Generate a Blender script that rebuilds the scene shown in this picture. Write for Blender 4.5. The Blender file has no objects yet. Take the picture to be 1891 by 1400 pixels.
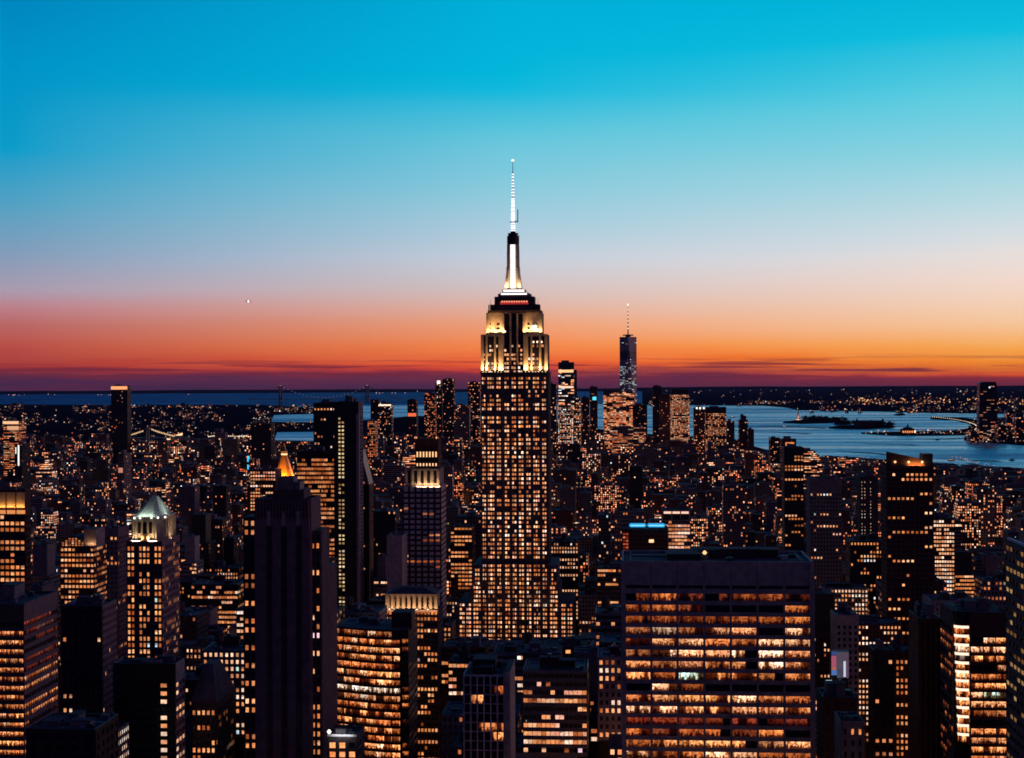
import bpy, bmesh, math, random
from mathutils import Vector, Matrix
S = bpy.context.scene
R = math.radians
# ------------------------------------------------------------------ camera
F, PW, PH = 2827.0, 1891.0, 1400.0
EYE = 260.0                       # height of the viewing deck
RE = 7.4e6                        # earth radius with refraction
GRID = math.atan((1150 - 945.5) / F)   # the avenues run towards this picture column
PITCH = -4.0 / F
ROLL = math.atan(9.0 / 1891.0)
cam = bpy.data.cameras.new('camera'); cam.sensor_width = 36.0
cam.lens = F / PW * 36.0
cam.clip_start = 1.0; cam.clip_end = 300000.0
CAM = bpy.data.objects.new('camera', cam); S.collection.objects.link(CAM)
fwd = Vector((-math.sin(GRID) * math.cos(PITCH), math.cos(GRID) * math.cos(PITCH), math.sin(PITCH)))
rt0 = Vector((math.cos(GRID), math.sin(GRID), 0))
up0 = rt0.cross(fwd)
rt = rt0 * math.cos(ROLL) - up0 * math.sin(ROLL)
upv = rt.cross(fwd)
M = Matrix((rt, upv, -fwd)).transposed().to_4x4()
M.translation = Vector((0, 0, EYE))
CAM.matrix_world = M
S.camera = CAM
S.view_settings.view_transform = 'Standard'
S.view_settings.look = 'None'
S.view_settings.exposure = 0.0
S.view_settings.gamma = 1.0
S.render.engine = 'CYCLES'
S.cycles.max_bounces = 4
S.cycles.diffuse_bounces = 0
S.cycles.glossy_bounces = 2
S.cycles.sample_clamp_indirect = 1.0
S.cycles.sample_clamp_direct = 0.0
S.cycles.use_denoising = True
S.cycles.denoiser = 'OPENIMAGEDENOISE'
S.cycles.filter_width = 1.7
W_SAMPLING = 1024
S.cycles.blur_glossy = 1.0

# ------------------------------------------------------------------ sky
def lin(c):
    return tuple((x / 255 / 12.92) if x / 255 <= 0.04045 else ((x / 255 + 0.055) / 1.055) ** 2.4 for x in c)
W = bpy.data.worlds.new('World'); S.world = W; W.use_nodes = True
nt = W.node_tree; nt.nodes.clear()
def nd(t, typ, **kw):
    n = t.nodes.new(typ)
    for k, v in kw.items(): setattr(n, k, v)
    return n
def lk(t, a, b): t.links.new(a, b)
def mth(t, op, a, b=None, c=None, clamp=False):
    n = nd(t, 'ShaderNodeMath', operation=op); n.use_clamp = clamp
    for i, v in enumerate((a, b, c)):
        if v is None: continue
        if isinstance(v, (int, float)): n.inputs[i].default_value = v
        else: lk(t, v, n.inputs[i])
    return n.outputs[0]
def mrange(t, v, a, b, c=0.0, d=1.0, smooth=False):
    n = nd(t, 'ShaderNodeMapRange')
    if smooth: n.interpolation_type = 'SMOOTHSTEP'
    lk(t, v, n.inputs[0])
    for i, x in enumerate((a, b, c, d)): n.inputs[i + 1].default_value = x
    return n.outputs[0]
def ramp(t, v, stops, interp='LINEAR'):
    n = nd(t, 'ShaderNodeValToRGB'); cr = n.color_ramp; cr.interpolation = interp
    while len(cr.elements) < len(stops): cr.elements.new(0.5)
    for e, (p, c) in zip(cr.elements, stops):
        e.position = p; e.color = (*c[:3], 1)
    lk(t, v, n.inputs[0]); return n.outputs[0]
def mixc(t, f, a, b, mode='MIX'):
    n = nd(t, 'ShaderNodeMix', data_type='RGBA', blend_type=mode)
    for i, v in ((0, f), (6, a), (7, b)):
        if isinstance(v, (int, float)): n.inputs[i].default_value = v
        elif isinstance(v, tuple): n.inputs[i].default_value = (*v[:3], 1)
        else: lk(t, v, n.inputs[i])
    return n.outputs[2]
def elpos(el): return math.sqrt(max(0, el + 0.8) / 90.8)
tc = nd(nt, 'ShaderNodeTexCoord')
sep = nd(nt, 'ShaderNodeSeparateXYZ'); lk(nt, tc.outputs['Generated'], sep.inputs[0])
el0 = mth(nt, 'MULTIPLY', mth(nt, 'ARCSINE', sep.outputs[2]), 180 / math.pi)
azr = mth(nt, 'ARCTAN2', sep.outputs[0], sep.outputs[1])
az = mth(nt, 'ADD', mth(nt, 'MULTIPLY', azr, 180 / math.pi), math.degrees(GRID))   # 0 = picture centre, + to the right
# streaky dusk cloud bank hugging the horizon
cmb = nd(nt, 'ShaderNodeCombineXYZ')
lk(nt, mth(nt, 'MULTIPLY', az, 0.22), cmb.inputs[0]); lk(nt, mth(nt, 'MULTIPLY', el0, 2.2), cmb.inputs[1])
n1 = nd(nt, 'ShaderNodeTexNoise'); n1.inputs['Scale'].default_value = 1.0; n1.inputs['Detail'].default_value = 5.0; n1.inputs['Roughness'].default_value = 0.55
lk(nt, cmb.outputs[0], n1.inputs['Vector'])
band = mth(nt, 'MULTIPLY', mrange(nt, el0, -0.3, 0.05, 0, 1, True), mrange(nt, el0, 0.6, 1.6, 1, 0, True))
warp = mth(nt, 'MULTIPLY', mth(nt, 'MULTIPLY', mth(nt, 'SUBTRACT', n1.outputs[0], 0.5), -.75), band)
cmb2 = nd(nt, 'ShaderNodeCombineXYZ')
lk(nt, mth(nt, 'MULTIPLY', az, 0.05), cmb2.inputs[0]); lk(nt, mth(nt, 'MULTIPLY', el0, 0.25), cmb2.inputs[1])
n2 = nd(nt, 'ShaderNodeTexNoise'); n2.inputs['Scale'].default_value = 1.0; n2.inputs['Detail'].default_value = 3.0
lk(nt, cmb2.outputs[0], n2.inputs['Vector'])
n3c = nd(nt, 'ShaderNodeCombineXYZ'); lk(nt, mth(nt, 'MULTIPLY', az, 0.16), n3c.inputs[0]); lk(nt, mth(nt, 'MULTIPLY', mth(nt, 'ADD', el0, mth(nt, 'MULTIPLY', az, .004)), 6.5), n3c.inputs[1])
n3 = nd(nt, 'ShaderNodeTexNoise'); n3.inputs['Scale'].default_value = 1.0; n3.inputs['Detail'].default_value = 4.0; n3.inputs['Roughness'].default_value = .5; lk(nt, n3c.outputs[0], n3.inputs['Vector'])
streak = mth(nt, 'MULTIPLY', mrange(nt, n3.outputs[0], .49, .60, 0, .85, True), mth(nt, 'MULTIPLY', mrange(nt, el0, -.25, .1, .35, 1, True), mrange(nt, el0, .35, .85, 1, 0, True)))
warp2 = mth(nt, 'MULTIPLY', mth(nt, 'MULTIPLY', mth(nt, 'SUBTRACT', n2.outputs[0], 0.5), 1.0), mrange(nt, el0, 1.0, 4.0, 0, 1))
bank = mth(nt, 'MULTIPLY', mth(nt, 'MULTIPLY', mrange(nt, mth(nt, 'ABSOLUTE', mth(nt, 'SUBTRACT', az, 7.5)), 0, 9, 1, 0, True), -.17), band)
el = mth(nt, 'ADD', mth(nt, 'ADD', mth(nt, 'ADD', el0, warp), warp2), bank)
pos = mth(nt, 'SQRT', mth(nt, 'MAXIMUM', mth(nt, 'DIVIDE', mth(nt, 'ADD', el, 0.8), 90.8), 0.0))
ABOVE = [(20, (0, 104, 168)), (30, (8, 48, 112)), (50, (7, 19, 62)), (90, (6, 11, 46))]
CEN = [(-.8, (58, 34, 66)), (-.34, (88, 44, 74)), (-.18, (108, 48, 74)), (0, (124, 50, 72)), (.12, (156, 52, 62)), (.24, (222, 70, 48)), (.53, (250, 100, 50)), (1.14, (252, 138, 74)),
       (1.95, (242, 162, 122)), (2.6, (228, 180, 162)), (3.16, (216, 192, 188)), (4.38, (200, 208, 220)), (5.4, (178, 206, 222)), (7.0, (142, 204, 222)), (9.04, (94, 198, 221)), (10.5, (20, 186, 221)), (11.1, (4, 183, 220)), (14.1, (0, 175, 217))] + ABOVE
LEF = [(-.8, (46, 34, 70)), (-.3, (72, 42, 78)), (0, (92, 45, 76)), (.15, (112, 48, 66)), (.3, (156, 52, 56)), (.42, (172, 58, 54)), (1.23, (190, 82, 72)), (2.04, (188, 106, 104)),
       (2.65, (190, 130, 140)), (3.25, (172, 156, 176)), (4.45, (130, 158, 188)), (6.1, (82, 162, 196)), (8.1, (12, 157, 202)), (11.2, (0, 148, 200)), (14.2, (0, 128, 188))] + ABOVE
RIG = [(-.8, (62, 32, 58)), (-.42, (110, 46, 66)), (-.22, (138, 48, 60)), (-.12, (178, 56, 50)), (-.02, (244, 92, 38)), (.44, (255, 146, 44)), (1.04, (254, 174, 86)),
       (1.85, (250, 202, 158)), (2.67, (247, 212, 188)), (3.48, (243, 219, 207)), (4.3, (232, 224, 221)), (4.9, (215, 223, 227)), (5.9, (190, 220, 228)), (7.9, (140, 212, 226)), (9.96, (90, 205, 225)), (12, (15, 190, 222)), (14, (0, 176, 216))] + ABOVE
EAS = [(-.8, (20, 14, 36)), (2, (29, 24, 56)), (7, (32, 30, 71)), (14, (27, 27, 68)), (30, (12, 17, 55)), (50, (8, 13, 48)), (90, (6, 11, 46))]
WES = [(-.8, (66, 30, 54)), (-.1, (170, 60, 60)), (.45, (255, 130, 50)), (2, (240, 166, 122)), (5, (206, 148, 150)), (10, (160, 122, 160)), (17, (104, 96, 156)), (28, (44, 52, 116)), (50, (10, 18, 64)), (90, (6, 11, 46))]
def mk(st): return ramp(nt, pos, [(elpos(e), lin(c)) for e, c in st])
cL, cC, cR, cE, cW = mk(LEF), mk(CEN), mk(RIG), mk(EAS), mk(WES)
c1 = mixc(nt, mrange(nt, az, -18, 0, 0, 1), cL, cC)
c2 = mixc(nt, mrange(nt, az, 0, 18, 0, 1), c1, cR)
c2 = mixc(nt, mrange(nt, az, 21, 42, 0, 1, True), c2, cW)
SUNAZ = 42.0
d = mth(nt, 'ABSOLUTE', mth(nt, 'WRAP', mth(nt, 'SUBTRACT', az, SUNAZ), 180.0, -180.0))
c2 = mixc(nt, streak, c2, lin((128, 44, 58)))
c3 = mixc(nt, mrange(nt, d, 60, 118, 0, 1, True), c2, cE)
W.cycles.sampling_method = 'MANUAL'; W.cycles.sample_map_resolution = W_SAMPLING
bg = nd(nt, 'ShaderNodeBackground'); bg.inputs[1].default_value = 1.0
lk(nt, c3, bg.inputs[0])
wo = nd(nt, 'ShaderNodeOutputWorld'); lk(nt, bg.outputs[0], wo.inputs[0])

# ------------------------------------------------------------------ helpers: projection
def ray(px, py): return fwd + rt * ((px - PW / 2) / F) + upv * ((PH / 2 - py) / F)
def P(px, py, V):
    d = ray(px, py); return Vector((0, 0, EYE)) + d * (V / d.y)
def XP(px, V): return P(px, 700, V).x
def ZP(py, V, px=945): return P(px, py, V).z
def SIDEV(px, U):
    d = ray(px, 700); return U * d.y / d.x
def drop(x, y): return -(x * x + y * y) / (2 * RE)
def GH(px, py):
    d = ray(px, py); t = 3000.0
    best = None
    for i in range(4000):
        p = Vector((0, 0, EYE)) + d * t
        if p.z <= drop(p.x, p.y): return p
        t *= 1.004
        if t > 61000: break
    p = Vector((0, 0, EYE)) + d * 61000; p.z = drop(p.x, p.y); return p
def project(p):
    q = Vector(p) - Vector((0, 0, EYE)); z = q.dot(fwd)
    return (PW / 2 + F * q.dot(rt) / z, PH / 2 - F * q.dot(upv) / z)

# ------------------------------------------------------------------ helpers: objects
def tag(o, label=None, cat=None, group=None, kind=None):
    if label: o['label'] = label
    if cat: o['category'] = cat
    if group: o['group'] = group
    if kind: o['kind'] = kind
    return o
def empty(name, loc, label=None, cat=None, group=None):
    o = bpy.data.objects.new(name, None); o.location = loc; o.empty_display_size = 5
    S.collection.objects.link(o); return tag(o, label, cat, group)
class MB:
    """collects faces; builds ONE mesh object"""
    def __init__(s): s.v = []; s.f = []; s.m = []; s.uv = []; s.glow = []; s.wall = []; s.win = []; s.names = []; s.smooth = []
    def mi(s, m):
        if m not in s.names: s.names.append(m)
        return s.names.index(m)
    def face(s, pts, m, uv=None, glow=(0, 0, 0), wall=(.3, .3, .3), win=(0, 0, 0, 1), smooth=False):
        i = len(s.v); s.v += [tuple(p) for p in pts]; s.f.append(tuple(range(i, i + len(pts))))
        s.m.append(s.mi(m)); s.uv += list(uv) if uv else [(0, 0)] * len(pts)
        s.glow.append((*glow, 1)); s.wall.append((*wall, 1)); s.win.append(win); s.smooth.append(smooth)
    def obox(s, o, a, n, s0, s1, z0, z1, d0, d1, m, glow=(0, 0, 0), wall=(.3, .3, .3), skip='', topm=None):
        def q(k, d, z): return (o[0] + a[0] * k + n[0] * d, o[1] + a[1] * k + n[1] * d, z)
        A, B, C, D = q(s0, d1, z0), q(s1, d1, z0), q(s1, d0, z0), q(s0, d0, z0)
        E, G, H, I = q(s0, d1, z1), q(s1, d1, z1), q(s1, d0, z1), q(s0, d0, z1)
        w, h, dd = s1 - s0, z1 - z0, d1 - d0
        fs = {'f': ((A, B, G, E), w), 'r': ((B, C, H, G), dd), 'b': ((C, D, I, H), w), 'l': ((D, A, E, I), dd)}
        for k, (p, ww) in fs.items():
            if k not in skip: s.face(p, m, [(0, 0), (ww, 0), (ww, h), (0, h)], glow, wall)
        if 't' not in skip: s.face((E, G, H, I), topm or m, [(0, 0), (w, 0), (w, dd), (0, dd)], glow, wall)
        if 'u' not in skip: s.face((D, C, B, A), m, [(0, 0), (w, 0), (w, dd), (0, dd)], glow, wall)
    def box(s, x0, x1, y0, y1, z0, z1, m, **k):
        s.obox((0, 0), (1, 0), (0, -1), x0, x1, z0, z1, -y1, -y0, m, **k)
    def fbox(s, x0, x1, y0, y1, z0, z1, cell, wall, win, m='facade', roof='roof_tar', rw=(.12, .12, .13)):
        """box with a shader window grid; cell = (width, height) of one window cell"""
        cw, ch = cell
        pts = [(x0, y0), (x1, y0), (x1, y1), (x0, y1)]
        s.poly(pts, z0, z1, cell, wall, win, m, roof, rw)
    def poly(s, pts, z0, z1, cell, wall, win, m='facade', roof='roof_tar', rw=(.12, .12, .13), smooth=False):
        cw, ch = cell; n = len(pts); u = 0.0
        nh = max(1, round((z1 - z0) / ch))
        for i in range(n):
            a, b = pts[i], pts[(i + 1) % n]
            L = math.hypot(b[0] - a[0], b[1] - a[1]); nu = max(1, round(L / cw))
            s.face(((a[0], a[1], z0), (b[0], b[1], z0), (b[0], b[1], z1), (a[0], a[1], z1)), m,
                   [(u, 0), (u + nu, 0), (u + nu, nh), (u, nh)], wall=wall, win=win, smooth=smooth)
            u += nu + 3
        s.face([(p[0], p[1], z1) for p in pts], roof, [(p[0], p[1]) for p in pts], wall=rw)
    def loft(s, rings, m, closed=True, cap=True, glow=(0, 0, 0), wall=(.3, .3, .3), smooth=False):
        for r0, r1 in zip(rings, rings[1:]):
            n = len(r0)
            for i in range(n if closed else n - 1):
                j = (i + 1) % n
                s.face((r0[i], r0[j], r1[j], r1[i]), m, [(0, 0), (1, 0), (1, 1), (0, 1)], glow, wall, smooth=smooth)
        if cap: s.face(rings[-1], m, None, glow, wall)
    def cyl(s, cx, cy, prof, m, n=12, glow=(0, 0, 0), wall=(.3, .3, .3), smooth=True, ph=0.0):
        rings = [[(cx + r * math.cos(ph + 2 * math.pi * i / n), cy + r * math.sin(ph + 2 * math.pi * i / n), z) for i in range(n)] for z, r in prof]
        s.loft(rings, m, True, True, glow, wall, smooth)
    def build(s, name, parent=None):
        loc = Vector(parent.location) if parent else Vector((0, 0, 0))
        p = parent
        if p is not None and p.parent is not None: loc = loc + p.parent.location
        me = bpy.data.meshes.new(name)
        me.from_pydata([(a - loc.x, b - loc.y, c - loc.z) for a, b, c in s.v], [], s.f)
        for n in s.names: me.materials.append(MATS[n])
        me.polygons.foreach_set('material_index', s.m)
        me.polygons.foreach_set('use_smooth', s.smooth)
        ul = me.uv_layers.new(name='UVMap'); ul.data.foreach_set('uv', [c for t in s.uv for c in t])
        for nm, dat in (('glow', s.glow), ('wall', s.wall), ('win', s.win)):
            at = me.attributes.new(nm, 'FLOAT_COLOR', 'FACE'); at.data.foreach_set('color', [c for t in dat for c in t])
        me.update()
        o = bpy.data.objects.new(name, me); S.collection.objects.link(o)
        if parent: o.parent = parent
        return o

# ------------------------------------------------------------------ materials
MATS = {}
def newmat(name):
    m = bpy.data.materials.new(name); m.use_nodes = True; t = m.node_tree; t.nodes.clear()
    out = nd(t, 'ShaderNodeOutputMaterial'); b = nd(t, 'ShaderNodeBsdfPrincipled'); lk(t, b.outputs[0], out.inputs[0])
    MATS[name] = m; return m, t, b
def attr(t, n): 
    a = nd(t, 'ShaderNodeAttribute', attribute_name=n); return a
def noise(t, scale, detail=3, coord='Object', rough=.5):
    tcn = nd(t, 'ShaderNodeTexCoord'); n = nd(t, 'ShaderNodeTexNoise'); n.inputs['Scale'].default_value = scale; n.inputs['Detail'].default_value = detail
    n.inputs['Roughness'].default_value = rough
    lk(t, tcn.outputs[coord], n.inputs['Vector']); return n.outputs[0]
def plain(name, col, rough=.8, var=.25, scale=.3, metal=0.0, spec=.5, bump=0):
    m, t, b = newmat(name)
    n = noise(t, scale, 4)
    lk(t, mixc(t, mrange(t, n, .3, .7), tuple(c * (1 - var) for c in col), tuple(min(1, c * (1 + var)) for c in col)), b.inputs['Base Color'])
    b.inputs['Roughness'].default_value = rough; b.inputs['Metallic'].default_value = metal; b.inputs['Specular IOR Level'].default_value = spec
    return m
plain('limestone', (.40, .36, .31), .8)
plain('pale_stone', (.46, .42, .40), .75)
plain('brown_stone', (.13, .10, .10), .85)
plain('shaded_limestone', (.19, .17, .155), .8)  # shade of the unlit shaft put into the colour; floodlit crown keeps plain limestone
plain('dark_brick', (.12, .06, .05), .9)
plain('red_granite', (.17, .055, .045), .5)
plain('travertine', (.50, .47, .46), .6)
plain('dusk_tinted_stone', (.25, .18, .20), .75)  # side walls' pinkish dusk glow put into the colour; also lightens the pilasters
plain('white_paint', (.82, .80, .80), .55)
plain('concrete', (.28, .27, .27), .85)
plain('black_metal', (.03, .03, .035), .45, metal=.0)
plain('steel', (.25, .25, .27), .4)
plain('roof_tar', (.10, .10, .11), .9, .35, .15)
plain('roof_gravel', (.22, .21, .21), .95, .3, .2)
plain('tank_wood', (.16, .10, .07), .9)
plain('green_copper', (.42, .50, .44), .6, .2, .5)
plain('gold_leaf', (.72, .42, .09), .4, .15, .5)
plain('asphalt', (.05, .05, .05), .9, .3, .02)
plain('soil', (.022, .022, .026), .95, .4, .002, spec=0)
plain('foliage', (.04, .06, .03), .9, .4, .03, spec=0)
plain('hull_paint', (.08, .08, .10), .5)
plain('bronze_green', (.22, .36, .32), .6)
m, t, b = newmat('glass_dark')
b.inputs['Base Color'].default_value = (.012, .013, .018, 1); b.inputs['Roughness'].default_value = .25; b.inputs['Specular IOR Level'].default_value = .5
m, t, b = newmat('curtain_glass')
b.inputs['Base Color'].default_value = (.05, .065, .085, 1); b.inputs['Roughness'].default_value = .12; b.inputs['Specular IOR Level'].default_value = 1.0; b.inputs['Metallic'].default_value = .35
# light seen through a window: colour from the lamp inside
def emit_from(t, b, colsock, strength):
    lk(t, colsock, b.inputs['Emission Color'])
    if isinstance(strength, (int, float)): b.inputs['Emission Strength'].default_value = strength
    else: lk(t, strength, b.inputs['Emission Strength'])
m, t, b = newmat('window_light'); m.cycles.emission_sampling = 'NONE'
b.inputs['Base Color'].default_value = (.02, .02, .02, 1); b.inputs['Roughness'].default_value = .25
uvw = nd(t, 'ShaderNodeUVMap', uv_map='UVMap'); sw = nd(t, 'ShaderNodeSeparateXYZ'); lk(t, uvw.outputs[0], sw.inputs[0])
cw_ = nd(t, 'ShaderNodeCombineXYZ'); lk(t, mth(t, 'MULTIPLY', sw.outputs[0], .07), cw_.inputs[0])
nq = nd(t, 'ShaderNodeTexNoise'); nq.inputs['Scale'].default_value = 1.0; nq.inputs['Detail'].default_value = 1.0; lk(t, cw_.outputs[0], nq.inputs['Vector'])
blind = mrange(t, mth(t, 'SUBTRACT', sw.outputs[1], mrange(t, nq.outputs[0], .3, .6, .3, 3.2)), -.1, .1, 1.0, .42)
cw2 = nd(t, 'ShaderNodeCombineXYZ'); lk(t, mth(t, 'MULTIPLY', sw.outputs[0], 1.3), cw2.inputs[0]); lk(t, mth(t, 'MULTIPLY', sw.outputs[1], 1.3), cw2.inputs[1])
nq2 = nd(t, 'ShaderNodeTexNoise'); nq2.inputs['Scale'].default_value = 1.0; nq2.inputs['Detail'].default_value = 3.0; lk(t, cw2.outputs[0], nq2.inputs['Vector'])
emit_from(t, b, attr(t, 'glow').outputs['Color'], mth(t, 'MULTIPLY', blind, mrange(t, nq2.outputs[0], .3, .6, .55, 1.35)))
m, t, b = newmat('lamp_light'); m.cycles.emission_sampling = 'NONE'
b.inputs['Base Color'].default_value = (.5, .5, .5, 1)
emit_from(t, b, attr(t, 'glow').outputs['Color'], 1.0)
# lit office: people, desks, blinds and ceiling lights seen through the glass
m, t, b = newmat('office_light'); m.cycles.emission_sampling = 'NONE'
b.inputs['Base Color'].default_value = (.02, .02, .02, 1); b.inputs['Roughness'].default_value = .2
uvn = nd(t, 'ShaderNodeUVMap', uv_map='UVMap'); oi = nd(t, 'ShaderNodeObjectInfo')
sx = nd(t, 'ShaderNodeSeparateXYZ'); lk(t, uvn.outputs[0], sx.inputs[0])
def comb(t, x, y, z=None):
    c = nd(t, 'ShaderNodeCombineXYZ')
    for i, v in enumerate((x, y, z)):
        if v is None: continue
        if isinstance(v, (int, float)): c.inputs[i].default_value = v
        else: lk(t, v, c.inputs[i])
    return c.outputs[0]
def noise_v(t, vec, scale, detail=2):
    n = nd(t, 'ShaderNodeTexNoise'); n.inputs['Scale'].default_value = scale; n.inputs['Detail'].default_value = detail
    lk(t, vec, n.inputs['Vector']); return n.outputs[0]
sd = mth(t, 'MULTIPLY', oi.outputs['Random'], 37.0)
na = noise_v(t, comb(t, mth(t, 'MULTIPLY', sx.outputs[0], .9), mth(t, 'MULTIPLY', sx.outputs[1], 1.3), sd), 1.0, 5)
nb = noise_v(t, comb(t, mth(t, 'MULTIPLY', sx.outputs[0], 1.6), sd), 1.0, 3)
nz = noise_v(t, comb(t, mth(t, 'MULTIPLY', sx.outputs[0], .16), sd), 1.0, 2)
wn = nd(t, 'ShaderNodeTexWhiteNoise', noise_dimensions='2D'); lk(t, comb(t, mth(t, 'FLOOR', mth(t, 'MULTIPLY', sx.outputs[0], .62)), sd), wn.inputs['Vector'])
wn2 = nd(t, 'ShaderNodeTexWhiteNoise', noise_dimensions='2D'); lk(t, comb(t, mth(t, 'FLOOR', mth(t, 'MULTIPLY', sx.outputs[0], 1.9)), mth(t, 'ADD', sd, 3.0)), wn2.inputs['Vector'])
bri = mth(t, 'MULTIPLY', mrange(t, na, .38, .52, .28, 1.1), mrange(t, mth(t, 'POWER', wn.outputs[0], .5), 0, 1, .35, 1.15))
bri = mth(t, 'MULTIPLY', bri, mrange(t, wn2.outputs[0], 0, 1, .8, 1.15))
bri = mth(t, 'MULTIPLY', bri, mrange(t, nz, .40, .46, .06, 1.0))
furn = mrange(t, mth(t, 'SUBTRACT', sx.outputs[1], mth(t, 'MULTIPLY', mth(t, 'SUBTRACT', nb, .36), 6.0)), -.05, .05, .08, 1.0)
bri = mth(t, 'MULTIPLY', bri, furn)
mul = mth(t, 'FRACT', mth(t, 'MULTIPLY', sx.outputs[0], .62))
bri = mth(t, 'MULTIPLY', bri, mrange(t, mul, 0.0, .05, .45, 1.0))
bri = mth(t, 'MULTIPLY', bri, mrange(t, sx.outputs[1], 1.7, 2.4, 1.0, 1.3))
wc3 = nd(t, 'ShaderNodeCombineColor'); lk(t, bri, wc3.inputs[0]); lk(t, mth(t, 'POWER', bri, 1.3), wc3.inputs[1]); lk(t, mth(t, 'POWER', bri, 1.6), wc3.inputs[2])
emit_from(t, b, mixc(t, 1.0, attr(t, 'glow').outputs['Color'], wc3.outputs[0], 'MULTIPLY'), 1.0)
# facades of buildings too far away for modelled panes: window grid in window units
WARM = [(0.0, (.9, .14, .05)), (.15, (1.0, .22, .07)), (.40, (1.0, .34, .13)), (.66, (1.0, .46, .24)), (.84, (1.0, .66, .46)), (.94, (1.0, .88, .80)), (1.0, (.70, .88, 1.0))]
def facade_mat(name, ww, wh, group=1.0, rough=.85, spec=.5, metal=0.0, glassy=False):
    m, t, b = newmat(name); m.cycles.emission_sampling = 'NONE'
    uvn = nd(t, 'ShaderNodeUVMap', uv_map='UVMap'); s2 = nd(t, 'ShaderNodeSeparateXYZ'); lk(t, uvn.outputs[0], s2.inputs[0])
    oi = nd(t, 'ShaderNodeObjectInfo'); wl, wi = attr(t, 'wall'), attr(t, 'win')
    ws = nd(t, 'ShaderNodeSeparateColor'); lk(t, wi.outputs['Color'], ws.inputs[0])
    U, Vv = s2.outputs[0], s2.outputs[1]
    cu, cv = mth(t, 'FLOOR', U), mth(t, 'FLOOR', Vv); fu, fv = mth(t, 'FRACT', U), mth(t, 'FRACT', Vv)
    seed = mth(t, 'MULTIPLY', ws.outputs[2], 97.0)
    def wn(x, y, k):
        n = nd(t, 'ShaderNodeTexWhiteNoise', noise_dimensions='3D'); lk(t, comb(t, x, y, mth(t, 'ADD', seed, k)), n.inputs['Vector']); return n.outputs[0]
    gu = mth(t, 'FLOOR', mth(t, 'DIVIDE', cu, group)) if group > 1 else cu
    r1, r2, r3, rr = wn(gu, cv, 1.3), wn(gu, cv, 7.7), wn(cu, cv, 13.1), wn(0.0, cv, 21.0)
    thr = mth(t, 'MULTIPLY', ws.outputs[0], mrange(t, rr, 0, 1, .25, 1.75))
    lit = mth(t, 'LESS_THAN', r1, thr)
    mu = mth(t, 'LESS_THAN', mth(t, 'ABSOLUTE', mth(t, 'SUBTRACT', fu, .5)), ww / 2)
    mv = mth(t, 'LESS_THAN', mth(t, 'ABSOLUTE', mth(t, 'SUBTRACT', fv, .5)), wh / 2)
    mask = mth(t, 'MULTIPLY', mu, mv)
    col = ramp(t, mth(t, 'ADD', mth(t, 'MULTIPLY', r2, .8), mth(t, 'SUBTRACT', mth(t, 'MULTIPLY', ws.outputs[1], .8), .3), None, True), WARM)
    stg = mth(t, 'MULTIPLY', mth(t, 'MULTIPLY', mth(t, 'MULTIPLY', mask, lit), mrange(t, mth(t, 'POWER', r3, 1.6), 0, 1, .25, 1.5)), wi.outputs['Alpha'])
    emit_from(t, b, col, stg)
    nn = noise(t, .05, 4)
    wc = mixc(t, mrange(t, nn, .3, .7, 0, .45), wl.outputs['Color'], (.03, .03, .035))
    lk(t, mixc(t, mask, wc, (.015, .017, .022)), b.inputs['Base Color'])
    lk(t, mrange(t, mask, 0, 1, rough, .25), b.inputs['Roughness'])
    b.inputs['Metallic'].default_value = metal; b.inputs['Specular IOR Level'].default_value = spec
    return m
facade_mat('facade', .55, .6)
facade_mat('facade_ribbon', .93, .5, 3.0)
facade_mat('facade_far', .62, .62)
facade_mat('facade_sheen', .5, .45, 2.0, rough=.3, spec=1.0)
facade_mat('facade_glass', .94, .8, 2.0, rough=.3, spec=.8)
# harbour water, and a far-sea copy with dimmer reflection put into its colour
for WNAME, WCOL in (('harbour_water', (.56, .76, .89, 1)), ('dimmed_far_sea', (.035, .15, .31, 1))):
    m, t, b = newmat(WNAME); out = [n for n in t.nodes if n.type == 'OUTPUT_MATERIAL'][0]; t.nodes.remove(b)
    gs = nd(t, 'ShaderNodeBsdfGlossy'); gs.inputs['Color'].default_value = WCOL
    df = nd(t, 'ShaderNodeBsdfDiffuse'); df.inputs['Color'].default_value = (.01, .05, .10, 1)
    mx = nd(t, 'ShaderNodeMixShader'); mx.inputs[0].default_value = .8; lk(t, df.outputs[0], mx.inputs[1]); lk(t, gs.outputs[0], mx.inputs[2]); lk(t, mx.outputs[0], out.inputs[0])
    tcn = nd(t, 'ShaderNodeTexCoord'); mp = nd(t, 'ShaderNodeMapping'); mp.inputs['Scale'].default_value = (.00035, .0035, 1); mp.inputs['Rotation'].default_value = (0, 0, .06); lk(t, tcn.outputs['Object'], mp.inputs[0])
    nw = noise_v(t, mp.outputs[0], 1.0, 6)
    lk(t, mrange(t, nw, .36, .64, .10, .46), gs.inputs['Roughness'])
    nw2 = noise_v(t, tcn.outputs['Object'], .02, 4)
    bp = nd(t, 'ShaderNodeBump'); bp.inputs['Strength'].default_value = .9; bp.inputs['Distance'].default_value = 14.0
    lk(t, nw2, bp.inputs['Height']); lk(t, bp.outputs[0], gs.inputs['Normal'])

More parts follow.
